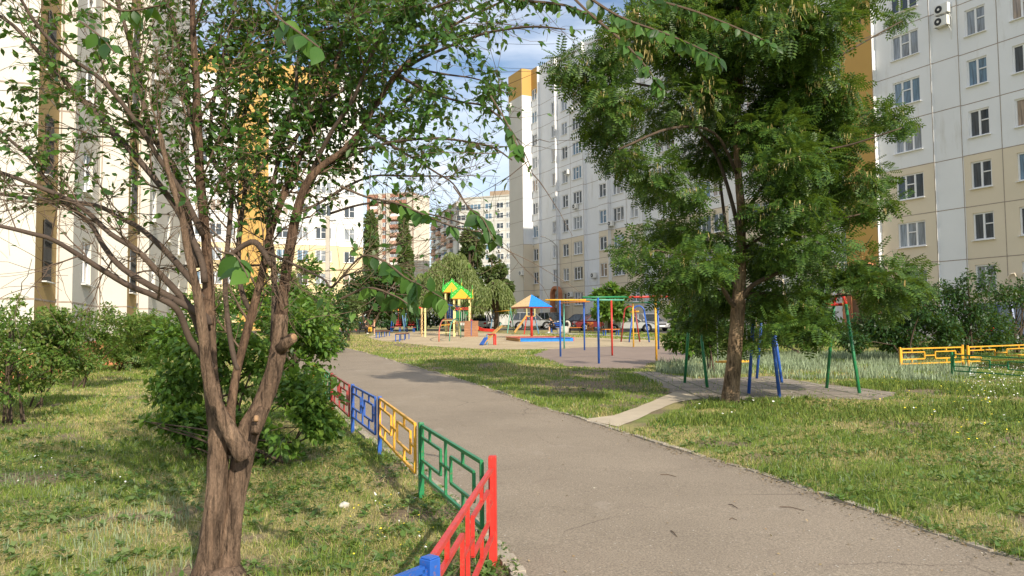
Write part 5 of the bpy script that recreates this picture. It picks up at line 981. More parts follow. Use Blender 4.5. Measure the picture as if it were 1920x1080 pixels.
pullup('short green pull-up bar on a yellow and a blue post, partly behind the locust', [((1188, 651), 'yellow', 568), ((1235, 655), 'blue', 568)], [(-.3, 1.05, 'green')])
# ---------------------------------------------------------------- sandbox and its umbrella
FL = G(975, 641); FR = G(1076, 640); w_ = (FR - FL); BLv = Vector((-.25, 1, 0)).normalized() * 3.3; BL = FL + BLv; BR = FR + BLv
for q in (BL, BR): q.z = SL * q.y
cs = (FL + FR + BL + BR) / 4; r = thing('sandbox', 'square sandbox with blue, ochre and red boards round the umbrella post', 'sandbox', cs)
for (a, c, m) in ((FL, FR, 'umb_blue'), (BL, FL, 'wood_y'), (BL, BR, 'pink'), (FR, BR, 'red')):
    b = MB(); a_ = a - cs; c_ = c - cs; d = (c_ - a_).normalized(); b.bar(a_ + Vector((0, 0, .07)) + d * .03, c_ + Vector((0, 0, .07)) - d * .03, .04, .24, M[m]); b.bar(a_ + Vector((0, 0, .205)), c_ + Vector((0, 0, .205)) - d * .16, .17, .03, M['pink'] if m != 'umb_blue' else M['umb_blue']); b.build('board', r)
bm_ = MB(); bm_.add([(v.x, v.y, v.z + .06) for v in (FL - cs, FR - cs, BR - cs, BL - cs)], [(0, 1, 2, 3)], bpy.data.materials['play_sand']); bm_.build('sand_fill', r)
U0 = G(997, 634); H_ = Zat(552, U0); he = Zat(575, U0); hw = 39 * U0.y / F * .98
r = thing('sandbox_umbrella', 'pyramid sandbox umbrella in sand and blue panels on a thick red post', 'umbrella', U0)
b = MB(); b.tube([(0, 0, -.1), (0, 0, he + .1)], .085, M['red'], 14); b.build('post', r, smooth=True)
cn = [(hw * 1.02 * math.cos(a), hw * 1.02 * math.sin(a), he) for a in (R(-98), R(-8), R(82), R(172))]
for i in range(4):
    b = MB(); p, q = Vector(cn[i]), Vector(cn[(i + 1) % 4]); ap = Vector((0, 0, H_)); dn = Vector((0, 0, .035)); b.add([p, q, ap, p - dn, q - dn, ap - dn], [(0, 1, 2), (5, 4, 3), (0, 3, 4, 1), (1, 4, 5, 2), (2, 5, 3, 0)], M['umb_blue'] if i % 2 == 0 else M['umb_sand']); b.build('canopy_panel', r)
b = MB(); b.add([Vector(c) * 1 - Vector((0, 0, .05)) for c in cn] + [Vector(c) - Vector((0, 0, .10)) for c in cn], [(0, 1, 2, 3), (7, 6, 5, 4)] + [(i, (i + 1) % 4, 4 + (i + 1) % 4, 4 + i) for i in range(4)], M['darkred']); b.build('underside', r)
# ---------------------------------------------------------------- small slide, seesaw, arch climber
S0 = G(988, 627); k = S0.y / F; r = thing('small_slide', 'small yellow slide with a cream railing, behind the red umbrella post', 'slide', S0); hp_ = 34 * k
b = MB(); b.bar((-.95, -.1, .12), (.0, 0, hp_), .5, .04, M['yellow']); b.build('chute', r)
for s in (-.26, .26): b = MB(); b.bar((-.95, -.1 + s, .18), (.0, s, hp_ + .08), .03, .14, M['wood_y']); b.build('side_board', r)
b = MB(); b.box((.32, 0, hp_), (.66, .55, .05), M['yellow']); b.build('platform', r); b = MB(); b.box((.68, .0, hp_ - .3), (.05, .5, .5), M['orange']); b.build('panel', r)
for x, y, m, bx in ((0, -.28, 'red', -.25), (.62, -.28, 'lblue', .95), (0, .28, 'red', -.2), (.62, .28, 'lblue', .9)): b = MB(); b.tube([(bx, y, -.05), (x, y, hp_)], .03, M[m], 8); b.build('leg', r)
for x in (0, .3, .62):
    b = MB(); b.tube([(x, -.28, hp_), (x, -.28, hp_ + .62)], .035, M['cream_post'], 8); b.tube([(x, .28, hp_), (x, .28, hp_ + .62)], .035, M['cream_post'], 8); b.build('railing_post', r)
b = MB(); b.tube([(0, -.28, hp_ + .62), (.62, -.28, hp_ + .62)], .03, M['cream_post'], 8); b.tube([(0, .28, hp_ + .62), (.62, .28, hp_ + .62)], .03, M['cream_post'], 8); b.build('handrail', r)
for i in range(4): z = hp_ * (i + .7) / 5; b = MB(); b.tube([(.62 + (1 - z / hp_) * .32, -.28, z), (.62 + (1 - z / hp_) * .28, .28, z)], .02, M['pink'], 6); b.build('rung', r)
S0 = G(920, 647); r = thing('seesaw', 'tilted seesaw on blue and red posts at the front of the sand', 'seesaw', S0); k = S0.y / F
b = MB(); b.bar((-16 * k, -.45, 2 * k), (20 * k, .6, 36 * k), .22, .05, M['wood_y']); b.build('plank', r)
b = MB(); b.bar((-17 * k, -.48, 1 * k), (-8 * k, -.22, 14 * k), .24, .06, M['blue']); b.build('seat', r)
for x, y, m in ((-7 * k, -.1, 'lblue'), (6 * k, .1, 'red'), (9.5 * k, -.3, 'red')): b = MB(); b.tube([(x, y, -.1), (x, y, 20 * k)], .04, M[m], 8); b.build('post', r)
b = MB(); b.tube([(-7 * k, 0, 20 * k), (9 * k, 0, 20 * k)], .035, M['darkred'], 8); b.build('axle', r)
b = MB(); b.tube([(17 * k, .35, 35 * k), (19 * k, .4, 41 * k), (20 * k, .62, 41 * k)], .02, M['teal'], 6); b.build('handle', r)
a0, a1, c0, c1 = G(823, 641), G(842, 631), G(843, 640), G(864, 634); O_ = (a0 + c1) / 2; O_.z = SL * O_.y
r = thing('arch_climber', 'arched climbing ladder with one red and one green arc, in front of the play tower', 'climber', O_); arcs = []
for (p, q, m) in ((a0, a1, 'pink'), (c0, c1, 'teal')):
    hh = Zat(599, (p + q) / 2) if False else 41 * p.y / F; P_ = [(p.lerp(q, .5 - .5 * math.cos(math.pi * i / 14)) - O_) + Vector((0, 0, hh * math.sin(math.pi * i / 14) ** .62)) for i in range(15)]
    b = MB(); b.tube(P_, .035, M[m], 8); b.build('arc', r, smooth=True); arcs.append(P_)
for i in range(1, 14, 2): b = MB(); b.tube([arcs[0][i], arcs[1][i]], .022, M['cream_post' if i % 4 == 1 else 'yellow'], 6); b.build('rung', r)
# ---------------------------------------------------------------- play tower
T0 = G(866, 631); k = T0.y / F; r = thing('play_tower', 'wooden play tower with two orange roofs, green onion-shaped boards and cream posts', 'play tower', T0)
tg = 1.0
def tower(cx, cy, hroof, peak, w_, deck, pm):
    h = w_ / 2
    for x, y in ((-h, -h), (h, -h), (h, h), (-h, h)): b = MB(); b.box((cx + x, cy + y, hroof / 2 - .05), (.11, .11, hroof + .1), M[pm]); b.build('post', r, bevel=.01)
    b = MB(); b.box((cx, cy, deck), (w_ + .1, w_ + .1, .08), M['wood']); b.build('deck', r)
    o = w_ / 2 + .17; b = MB(); ap = (cx, cy, peak - .18); q = [(cx - o, cy - o, hroof), (cx + o, cy - o, hroof), (cx + o, cy + o, hroof), (cx - o, cy + o, hroof)]; b.add(q + [ap], [(0, 1, 4), (1, 2, 4), (2, 3, 4), (3, 0, 4), (3, 2, 1, 0)], M['roof_orange']); rf = b.build('roof', r)
    prof = [(-1.06, 0), (-1.12, .2), (-1.04, .36), (-.88, .46), (-.74, .60), (-.52, .72), (-.34, .76), (-.16, .84), (0, 1.08)]; prof = prof + [(-u, v) for u, v in prof[-2::-1]]; hh = peak - hroof
    for sx, sy in ((0, -1), (0, 1), (-1, 0), (1, 0)):
        b = MB(); g_ = MB()
        ol = [(u * o, hroof + .01 + v * hh * .95) for u, v in prof]; tri = [(-o * .92, hroof), (o * .92, hroof), (0, hroof + hh * .72)]
        c_ = o + .02
        if sx == 0: b.prism([(cx + u, v) for u, v in ol], cy + sy * c_ - .015, cy + sy * c_ + .015, M['roof_green'], 'y'); g_.prism([(cx + u, v) for u, v in tri], cy + sy * (c_ + .03) - .012, cy + sy * (c_ + .03) + .012, M['roof_orange'], 'y')
        else: b.prism([(cy + u, v) for u, v in ol], cx + sx * c_ - .015, cx + sx * c_ + .015, M['roof_green'], 'x'); g_.prism([(cy + u, v) for u, v in tri], cx + sx * (c_ + .03) - .012, cx + sx * (c_ + .03) + .012, M['roof_orange'], 'x')
        bo_ = b.build('gable_board', r); g_.build('gable_triangle', bo_)
        dots = MB()
        for u, v in ((-.9, .12), (-.86, .32), (-.62, .5), (-.34, .66), (0, .88), (.34, .66), (.62, .5), (.86, .32), (.9, .12)):
            z = hroof + v * hh * .95; 
            if sx == 0: dots.tube([(cx + u * o, cy + sy * c_ - .02, z), (cx + u * o, cy + sy * c_ + .02, z)], .022, M['frame'], 6)
            else: dots.tube([(cx + sx * c_ - .02, cy + u * o, z), (cx + sx * c_ + .02, cy + u * o, z)], .035, M['frame'], 6)
        dots.build('board_dots', bo_)
q = T0; h1 = Zat(560, T0 + Vector((0, 0, 0))); p1 = Zat(535, T0)
tower(0, .5, h1, p1, 29 * k, 1.05, 'cream_post')
bx = -24 * k; T1 = T0 + Vector((bx, 3.4, SL * 3.4)); h2 = Zat(548.5, T1); p2 = Zat(523, T1); tower(bx, 3.4, h2 + SL * 3.4, p2 + SL * 3.4, 26 * k, 1.2, 'cream_post')
w1 = 29 * k
b = MB()
for i in range(7): b.box((-w1 / 2 + w1 * (i + .5) / 7, .5 + w1 / 2, 1.05 + .42), (w1 / 9, .03, .75), M['green'])
b.build('railing_panel', r)
b = MB(); b.box((w1 / 2, .5, 1.42), (.04, w1 - .12, .8), M['red']); b.build('side_panel', r)
b = MB(); b.tube([(-w1 / 2, .5 - w1 / 2, 1.95), (w1 / 2, .5 - w1 / 2, 1.95)], .03, M['red'], 8); b.tube([(-w1 / 2, .5 - w1 / 2, 2.05), (w1 / 2, .5 - w1 / 2, 2.05)], .03, M['red'], 8); b.build('handrail', r)
b = MB(); b.lathe([(.0, -.09), (.09, 0), (0, .09)], M['yellow'], (-.05, .5 - w1 / 2 - .05, 1.98), 10); b.build('sun_knob', r)
b = MB()
for i in range(6): b.box((bx - .42 + .84 * (i + .5) / 6, 3.4 - 26 * k / 2, 1.75), (.09, .03, 1.0), M['blue'])
b.build('railing_panel', r)
b = MB(); b.box((bx - 26 * k / 2, 3.4, 1.75), (.04, .75, 1.0), M['darkred']); b.build('side_panel', r)
b = MB(); b.tube([(bx, 2.95, 1.25), (bx * .5, 1.6, 1.05), (0, .95, 1.1)], .04, M['blue'], 8); b.tube([(bx + .3, 2.95, 2.25), (bx * .5 + .3, 1.8, 2.0), (.2, 1.0, 2.1)], .025, M['blue'], 8); b.build('rope_bridge', r)
# plank ramp curving down to the front right
b = MB()
for i in range(15):
    t = i / 14; x = 2 * k + t * 26 * k; z = 1.10 * math.cos(t * math.pi / 2) ** .8 + .03; x = (1 - math.cos(t * math.pi / 2)) * 0 + t * .5
R_ = 1.08
for i in range(15):
    a = R(90) * i / 14; b.box((.10 + .62, .5 - w1 / 2 - .05 - R_ * math.sin(a) * .75, R_ * math.cos(a) * 1.0 + .02), (.98, .13, .035), M['wood'], M=Matrix.Rotation(a * .95, 3, 'X'))
b.build('plank_ramp', r)
b = MB(); b.tube([(.23 + .5, .5 - w1 / 2 - .05 - R_ * math.sin(R(90) * i / 12) * .78, R_ * math.cos(R(90) * i / 12) + .07) for i in range(13)], .02, M['blue'], 6); b.build('rope', r)
# red slide to the right
P_ = [(w1 / 2, .5, 1.08), (w1 / 2 + .25, .3, .92), (w1 / 2 + .6, .0, .55), (w1 / 2 + 1.05, -.3, .38), (w1 / 2 + 1.6, -.5, .34), (w1 / 2 + 1.85, -.6, .30)]; P_ = [Vector(c) for c in catmull(P_, 3)]
b = MB()
for i in range(len(P_) - 1):
    b.bar(P_[i], P_[i + 1], .42, .03, M['red'])
    for s in (-1, 1): b.bar(P_[i] + Vector((0, s * .22, .09)), P_[i + 1] + Vector((0, s * .22, .09)), .03, .2, M['red'])
b.build('slide', r); b = MB(); b.tube([(w1 / 2 + .62, -.25, .60), (w1 / 2 + .62, -.28, .60)], .12, M['yellow'], 12); b.build('slide_disc', r)
# ladder of posts to the left, joined by blue overhead rails
lx0, lx1 = G(791, 631) - T0, G(797.5, 632) - T0
for v, m, h in ((lx0, 'umb_sand', 2.1), (lx1, 'cream_post', 2.25)): b = MB(); b.box((v.x, v.y, v.z + h / 2 - .05), (.12, .12, h + .1), M[m]); b.build('ladder_post', r, bevel=.01)
for i in range(6): b = MB(); b.tube([lx0 + Vector((0, 0, .25 + .28 * i)), lx1 + Vector((0, 0, .25 + .28 * i))], .022, M['wood'], 6); b.build('rung', r)
b = MB(); b.prism([(lx0.x - .35, 2.25), (lx0.x + .1, 2.12), (lx0.x, 1.95)], lx0.y - .02, lx0.y + .02, M['red']); b.build('flag_board', r)
for s in (0, .35): b = MB(); b.tube([(-1.75, 3.4 - .45, 2.45), (-1.2, 2.4, 2.33 + s * .2), (-.15, .9, 2.2)], .03, M['umb_blue'], 8); b.build('overhead_rail', r)
# ---------------------------------------------------------------- four-legged swings with yellow arcs
r = thing('pod_swing', 'twin four-legged swing with yellow bent arcs on blue and green legs', 'swing', G(760, 621)); O_ = G(760, 621); k = O_.y / F
for cx, top, m1, m2 in ((747, 577, 'lblue', 'blue'), (772, 573, 'teal', 'lblue')):
    c = Vector(((cx - 760) * k, 0, 0)); H_ = (621 - top) * k
    for i, (sx, sy) in enumerate(((-1, -1), (1, -1), (1, 1), (-1, 1))):
        f = c + Vector((sx * 13 * k, sy * .7, 0)); s_ = c + Vector((sx * 8.5 * k, sy * .45, H_ * .80)); t_ = c + Vector((0, 0, H_)); b = MB(); b.tube([f - Vector((0, 0, .1)), s_], .045, M[m1 if i % 2 else m2], 8); lg = b.build('leg', r, smooth=True)
        b = MB(); b.tube([Vector(q) for q in catmull([tuple(s_), tuple(c + Vector((sx * 6.5 * k, sy * .36, H_ * .95))), tuple(c + Vector((sx * 3 * k, sy * .15, H_ * 1.0))), tuple(t_)], 3)], .05, M['yellow'], 8); b.build('arc', lg, smooth=True)
    b = MB(); b.tube([c + Vector((0, 0, H_)), c + Vector((0, 0, H_ - .5))], .05, M['orange'], 8); b.tube([c + Vector((0, 0, H_ - .5)), c + Vector((0, 0, .75))], .02, M['darkred'], 6); b.build('hanger', r)
    b = MB(); b.box(c + Vector((0, 0, .62)), (.55, .5, .05), M['red'])
    for i in range(5): b.tube([c + Vector((-.25 + .125 * i, .24, .64)), c + Vector((-.2 + .1 * i, .2, 1.25))], .012, M['darkred'], 5); b.tube([c + Vector((-.25 + .125 * i, -.24, .64)), c + Vector((-.2 + .1 * i, -.2, .95))], .012, M['darkred'], 5)
    b.build('basket_seat', r)
b = MB(); b.tube([((747 - 760) * k, 0, 44 * k), ((772 - 760) * k, 0, 46 * k)], .045, M['yellow'], 8); b.build('top_bar', r)
# ---------------------------------------------------------------- benches
def bench(label, pa, pb, seat, leg, h=.45, dp=.32, back=None, group='benches round the playground', legs=2):
    A, Bq = G(*pa), G(*pb); c = (A + Bq) / 2; d = Bq - A; l = d.length; r = thing('bench', label, 'bench', c, math.atan2(d.y, d.x), group)
    b = MB()
    for i in range(3): b.box((0, -dp / 2 + dp * (i + .5) / 3, h), (l, dp / 3 - .012, .045), M[seat])
    b.build('seat', r)
    for s in ([-1, 1] if legs == 2 else [-1, 0, 1]):
        b = MB(); b.box((s * (l / 2 - .12), -dp * .36, h / 2 - .04), (.06, .05, h + .01), M[leg]); b.box((s * (l / 2 - .12), dp * .36, h / 2 - .04), (.06, .05, h + .01), M[leg]); b.box((s * (l / 2 - .12), 0, h - .05), (.05, dp * .72 - .055, .05), M[leg]); b.build('leg', r)
    if back:
        b = MB()
        for z in (.62, .78): b.box((0, dp / 2 + .05, z), (l, .03, .11), M[back])
        for s in (-1, 1): b.box((s * (l / 2 - .12), dp / 2 + .02, .62), (.05, .04, .45), M[leg])
        b.build('backrest', r)
    return r
bench('backless wooden bench on blue legs, left one of the two before the sand', (708, 634), (728, 630.5), 'wood', 'blue', legs=3); bench('backless wooden bench on blue legs, nearer the path and the yellow ladder', (745, 641), (764, 636), 'wood', 'blue', legs=3)
bench('dark iron bench on which the woman sits', (670, 626), (690, 625), 'dark', 'dark', back='dark'); bench('orange-topped bench right of the pale planter', (1066, 625), (1090, 625), 'orange', 'dark'); bench('orange-topped bench on teal legs, behind the red pull-up post', (1131, 630), (1160, 629), 'orange', 'blue')
bench('blue bench under the seated man', (1032, 624), (1052, 624), 'blue', 'blue', back='blue'); bench('faded red bench with blue legs left of the twin swing, below the red swing seat', (733, 622), (752, 622), 'pink', 'blue'); bench('faded red bench with blue legs under the right half of the twin swing', (761, 623), (778, 623), 'pink', 'blue')
V0 = G(1058, 626); r = thing('planter', 'pale swan-like planter between the blue bench and the orange-topped bench', 'planter', V0); b = MB(); b.lathe([(.22, 0), (.34, .12), (.36, .35), (.28, .55), (.22, .6)], M['concrete'], n=14); b.build('bowl', r, smooth=True)
b = MB(); b.tube([Vector(c) for c in catmull([(.25, 0, .4), (.42, 0, .65), (.36, 0, .9), (.22, 0, .98), (.12, 0, .9)], 4)], [.09] * 10 + [.07] * 5 + [.04] * 2, M['concrete'], 8); b.build('neck', r, smooth=True)
V0 = G(1049, 626.5); r = thing('planter', 'small pale urn at the foot of the blue bench', 'planter', V0); b = MB(); b.lathe([(.14, 0), (.1, .08), (.22, .3), (.2, .42), (.25, .46)], M['concrete'], n=14); b.build('bowl', r, smooth=True); b = MB(); b.lathe([(.26, .46), (.26, .5), (.2, .5)], M['concrete'], n=14); b.build('rim', r)
# ---------------------------------------------------------------- poles
p = at(614, 600, 40); p.z = SL * 40; r = thing('lamp_pole', 'pale concrete pole with two white bands, rising from the thicket at the path', 'pole', p); Ht = at(614, 405, 40).z - p.z
b = MB(); b.box((0, 0, Ht / 2 - .1), (.25, .25, Ht + .2), M['tarpole'], taper=.72); b.build('shaft', r, bevel=.02)
for z in (Ht * .50, Ht * .42): b = MB(); b.box((0, 0, z), (.235, .235, .06), M['frame']); b.build('band', r)
b = MB(); b.box((0, 0, Ht - .25), (.9, .06, .08), M['metal']); b.build('crossarm', r)
for s in (-.38, .38): b = MB(); b.lathe([(.04, 0), (.05, .06), (.03, .12)], M['frame'], (s, 0, Ht - .2), 8); b.build('insulator', r)
p = at(1046, 600, 80); p.z = SL * 80; r = thing('street_lamp', 'thin grey street lamp with an arm to the left, at the white block', 'street lamp', p); Ht = at(1046, 462, 80).z - p.z
b = MB(); b.tube([(0, 0, -.1), (0, 0, Ht)], [.09, .06], M['metal'], 8); b.build('post', r); b = MB(); b.tube([(0, 0, Ht), (-.5, -.3, Ht + .5), (-1.3, -.9, Ht + .9)], .04, M['metal'], 6); b.build('arm', r); b = MB(); b.box((-1.5, -1.05, Ht + .93), (.55, .2, .12), M['metal'], rz=.6); b.build('lamp_head', r)
for i, (a, c, ya, yc, lab) in enumerate((((800, 372), (957, 402), 255, 150, 'lowest of the thin cables sagging between the distant roofs'), ((760, 360), (957, 380), 255, 150, 'upper thin cable between the distant tower roofs'), ((700, 20), (1040, 82), 80, 70, 'high thin cable crossing the blue sky gap'), ((700, 60), (1010, 128), 80, 80, 'second high cable below the first in the sky gap'))):
    A, C_ = at(a[0], a[1], ya), at(c[0], c[1], yc); P_ = [A.lerp(C_, t / 12) - Vector((0, 0, 4 * (t / 12) * (1 - t / 12) * (1.2 if i > 1 else 3))) for t in range(13)]; b = MB(); b.tube(P_, .018 if i > 1 else .06, M['dark'], 4); tag(b.build('overhead_cable'), lab, 'cable', 'overhead cables')
# ---------------------------------------------------------------- cars
def car(name, label, p, yaw, col, kind='sedan', group='cars parked along the block', L_=4.3, W_=1.72, H_=1.45):
    r = thing(name, label, 'car', p, yaw, group); cm = carpaint(name + '_paint', col); hL = L_ / 2; z0, zb = .28, (.86 if kind != 'suv' else .98); wh = .31 if kind != 'suv' else .37; wx = hL * .62
    hood = .60 if kind == 'sedan' else .55; rear = .78 if kind == 'sedan' else .98; c0, c1 = (hL * .42, -hL * (.62 if kind == 'sedan' else .93)); r0, r1 = (hL * .10, -hL * (.34 if kind == 'sedan' else .80))
    # lower body: rounded side profile with wheel arches cut in it
    prof = [(-hL, z0 + .1), (-hL * .99, zb - .18), (-hL * .96, zb - .02), (c1, zb), (c0, zb), (hL * .80, zb - .10), (hL * .97, zb - .24), (hL, z0 + .14), (hL * .98, z0)]
    low = []
    for cx in (wx, -wx):
        low += [(cx + (wh + .07) * math.cos(R(a)), max(z0, wh + (wh + .07) * math.sin(R(a)))) for a in range(0, 181, 20)]
    outl = prof + low + [(-hL * .98, z0)]
    bmx = bmesh.new(); n = len(outl); rows = []
    for y, k in ((-W_ / 2 + .03, .985), (-W_ / 2, 1), (W_ / 2, 1), (W_ / 2 - .03, .985)):
        pass
    for y, inset in ((-W_ / 2 + .10, .06), (-W_ / 2, 0), (W_ / 2, 0), (W_ / 2 - .10, .06)):
        row = []
        for i, (x, z) in enumerate(outl):
            top = z > zb - .3; row.append(bmx.verts.new((x * (1 - inset * .25) if abs(x) > hL * .9 else x, y if not (top and inset) else y, z + (inset * .35 if z >= zb - .12 else 0))))
        rows.append(row)
    for a, c in zip(rows[:-1], rows[1:]):
        for i in range(n): bmx.faces.new((a[i], a[(i + 1) % n], c[(i + 1) % n], c[i]))
    bmx.faces.new(rows[0][::-1]); bmx.faces.new(rows[-1]); bmesh.ops.recalc_face_normals(bmx, faces=bmx.faces[:]); bmesh.ops.triangulate(bmx, faces=[f for f in bmx.faces if len(f.verts) > 4])
    me = bpy.data.meshes.new('body'); bmx.to_mesh(me); bmx.free(); me.materials.append(cm); link('body', me, r)
    ti = .16
    def ring(x0, x1, z, y): return [(x0, -y, z), (x0, y, z), (x1, y, z), (x1, -y, z)]
    zg = zb + .02; zt = H_ - .06; b = MB(); q = ring(c0, c1, zg, W_ / 2 - .06) + ring(r0, r1, zt, W_ / 2 - .06 - ti); b.add(q, [(0, 1, 5, 4), (1, 2, 6, 5), (2, 3, 7, 6), (3, 0, 4, 7)], M['car_glass']); b.build('windows', r)
    b = MB(); q = ring(r0 + .03, r1 - .03, zt, W_ / 2 - .05 - ti) + ring(r0 - .15, r1 + .12, H_, W_ / 2 - .16 - ti); b.add(q, [(0, 1, 5, 4), (1, 2, 6, 5), (2, 3, 7, 6), (3, 0, 4, 7), (4, 5, 6, 7), (3, 2, 1, 0)], cm)
    for s in (-1, 1):
        yb, yt = s * (W_ / 2 - .055), s * (W_ / 2 - .055 - ti)
        for xb, xt in ((c0, r0), (c1, r1)): b.bar((xb, yb, zg), (xt, yt, zt), .07, .06, cm)
        for f_ in (.42, .75) if kind != 'sedan' else (.5,):
            xb = c0 + (c1 - c0) * f_; xt = r0 + (r1 - r0) * f_; b.bar((xb, yb, zg), (xt, yt, zt), .06, .07, cm)
    b.build('roof', r)
    for sx in (-1, 1):
        for s in (-1, 1):
            b = MB(); c = Vector((sx * wx, s * (W_ / 2 - .11), wh)); b.tube([c + Vector((0, -.10 * s, 0)), c + Vector((0, .09 * s, 0))], wh, M['rubber'], 18); wo = b.build('wheel', r); b = MB(); b.tube([c + Vector((0, .085 * s, 0)), c + Vector((0, .10 * s, 0))], wh * .62, M['rim'], 12)
            for a in range(5): b.bar(c + Vector((0, .103 * s, 0)), c + Vector((wh * .55 * math.cos(a * 1.257), .103 * s, wh * .55 * math.sin(a * 1.257))), .012, .05, M['dark'])
            b.build('rim', wo)
    for s in (-1, 1):
        b = MB(); b.box((hL - .03, s * (W_ / 2 - .28), zb - .30), (.10, .36, .15), M['lamp']); b.build('headlight', r, bevel=.02); b = MB(); b.box((-hL + .02, s * (W_ / 2 - .22), zb - .22), (.08, .26, .18), M['tail']); b.build('tail_light', r, bevel=.02)
        b = MB(); b.box((c0 - .12, s * (W_ / 2 + .06), zg + .06), (.12, .16, .11), cm); b.build('mirror', r, bevel=.02)
    for s, nm in ((1, 'bumper'), (-1, 'bumper')): b = MB(); b.box((s * (hL + .01), 0, z0 + .14), (.09, W_ - .14, .20), cm if kind != 'sedan' else M['dark']); bo = b.build(nm, r, bevel=.03); b = MB(); b.box((s * (hL + .062), 0, z0 + .16), (.012, .52, .11), M['frame']); b.build('number_plate', bo)
    b = MB(); b.box((hL + .0, 0, zb - .30), (.06, W_ * .42, .13), M['dark']); b.build('grille', r); return r
def cg(px, py, Y): p = at(px, py, Y); p.z = SL * Y + .012; return p
car('parked_car', 'silver wagon seen from its side, behind the sandbox umbrella', cg(998, 610, 76), R(4), (.32, .33, .34), 'suv', L_=4.4, H_=1.72)
car('parked_car', 'dark grey hatchback facing half left, behind the silver wagon', cg(1036, 600, 79), R(-60), (.05, .055, .06), 'suv', L_=4.0, H_=1.7)
car('parked_car', 'black car behind the blue pull-up posts', cg(1082, 605, 73), R(168), (.02, .02, .025), 'hatch', H_=1.5)
car('parked_car', 'dark red car behind the ochre fence pieces', cg(1120, 608, 69), R(8), (.16, .015, .02), 'sedan', H_=1.42)
car('parked_car', 'white saloon with dark bumpers behind the red and blue hoop swing', cg(1180, 608, 62), R(-2), (.45, .46, .45), 'sedan', H_=1.40)
car('parked_car', 'silver car farther back, right of the white saloon', cg(1216, 602, 64), R(-70), (.42, .42, .44), 'hatch', H_=1.5)
car('parked_car', 'white car mostly hidden in the willow, left of the small blue and green swing', cg(913, 606, 77), R(70), (.62, .62, .60), 'hatch', H_=1.5)
car('parked_car', 'dark blue estate car behind the twin four-legged swing', cg(757, 605, 80), R(3), (.03, .04, .08), 'suv', L_=4.5, H_=1.7)
car('parked_car', 'blue car glimpsed behind the seated woman, under the maple', cg(688, 604, 82), R(100), (.05, .12, .28), 'hatch', H_=1.5)
car('parked_car', 'dark blue van-like car behind the bushes at the right edge', cg(1925, 610, 31), R(10), (.04, .06, .13), 'suv', L_=4.5, H_=1.85)
car('parked_car', 'grey car glimpsed through the dark bush behind the yellow fence', cg(1735, 610, 32), R(-20), (.30, .30, .32), 'hatch', H_=1.5)
car('parked_car', 'white car whose tail just enters the photo at the right edge', cg(2112, 670, 19.5), R(12), (.62, .62, .60), 'hatch', H_=1.5)
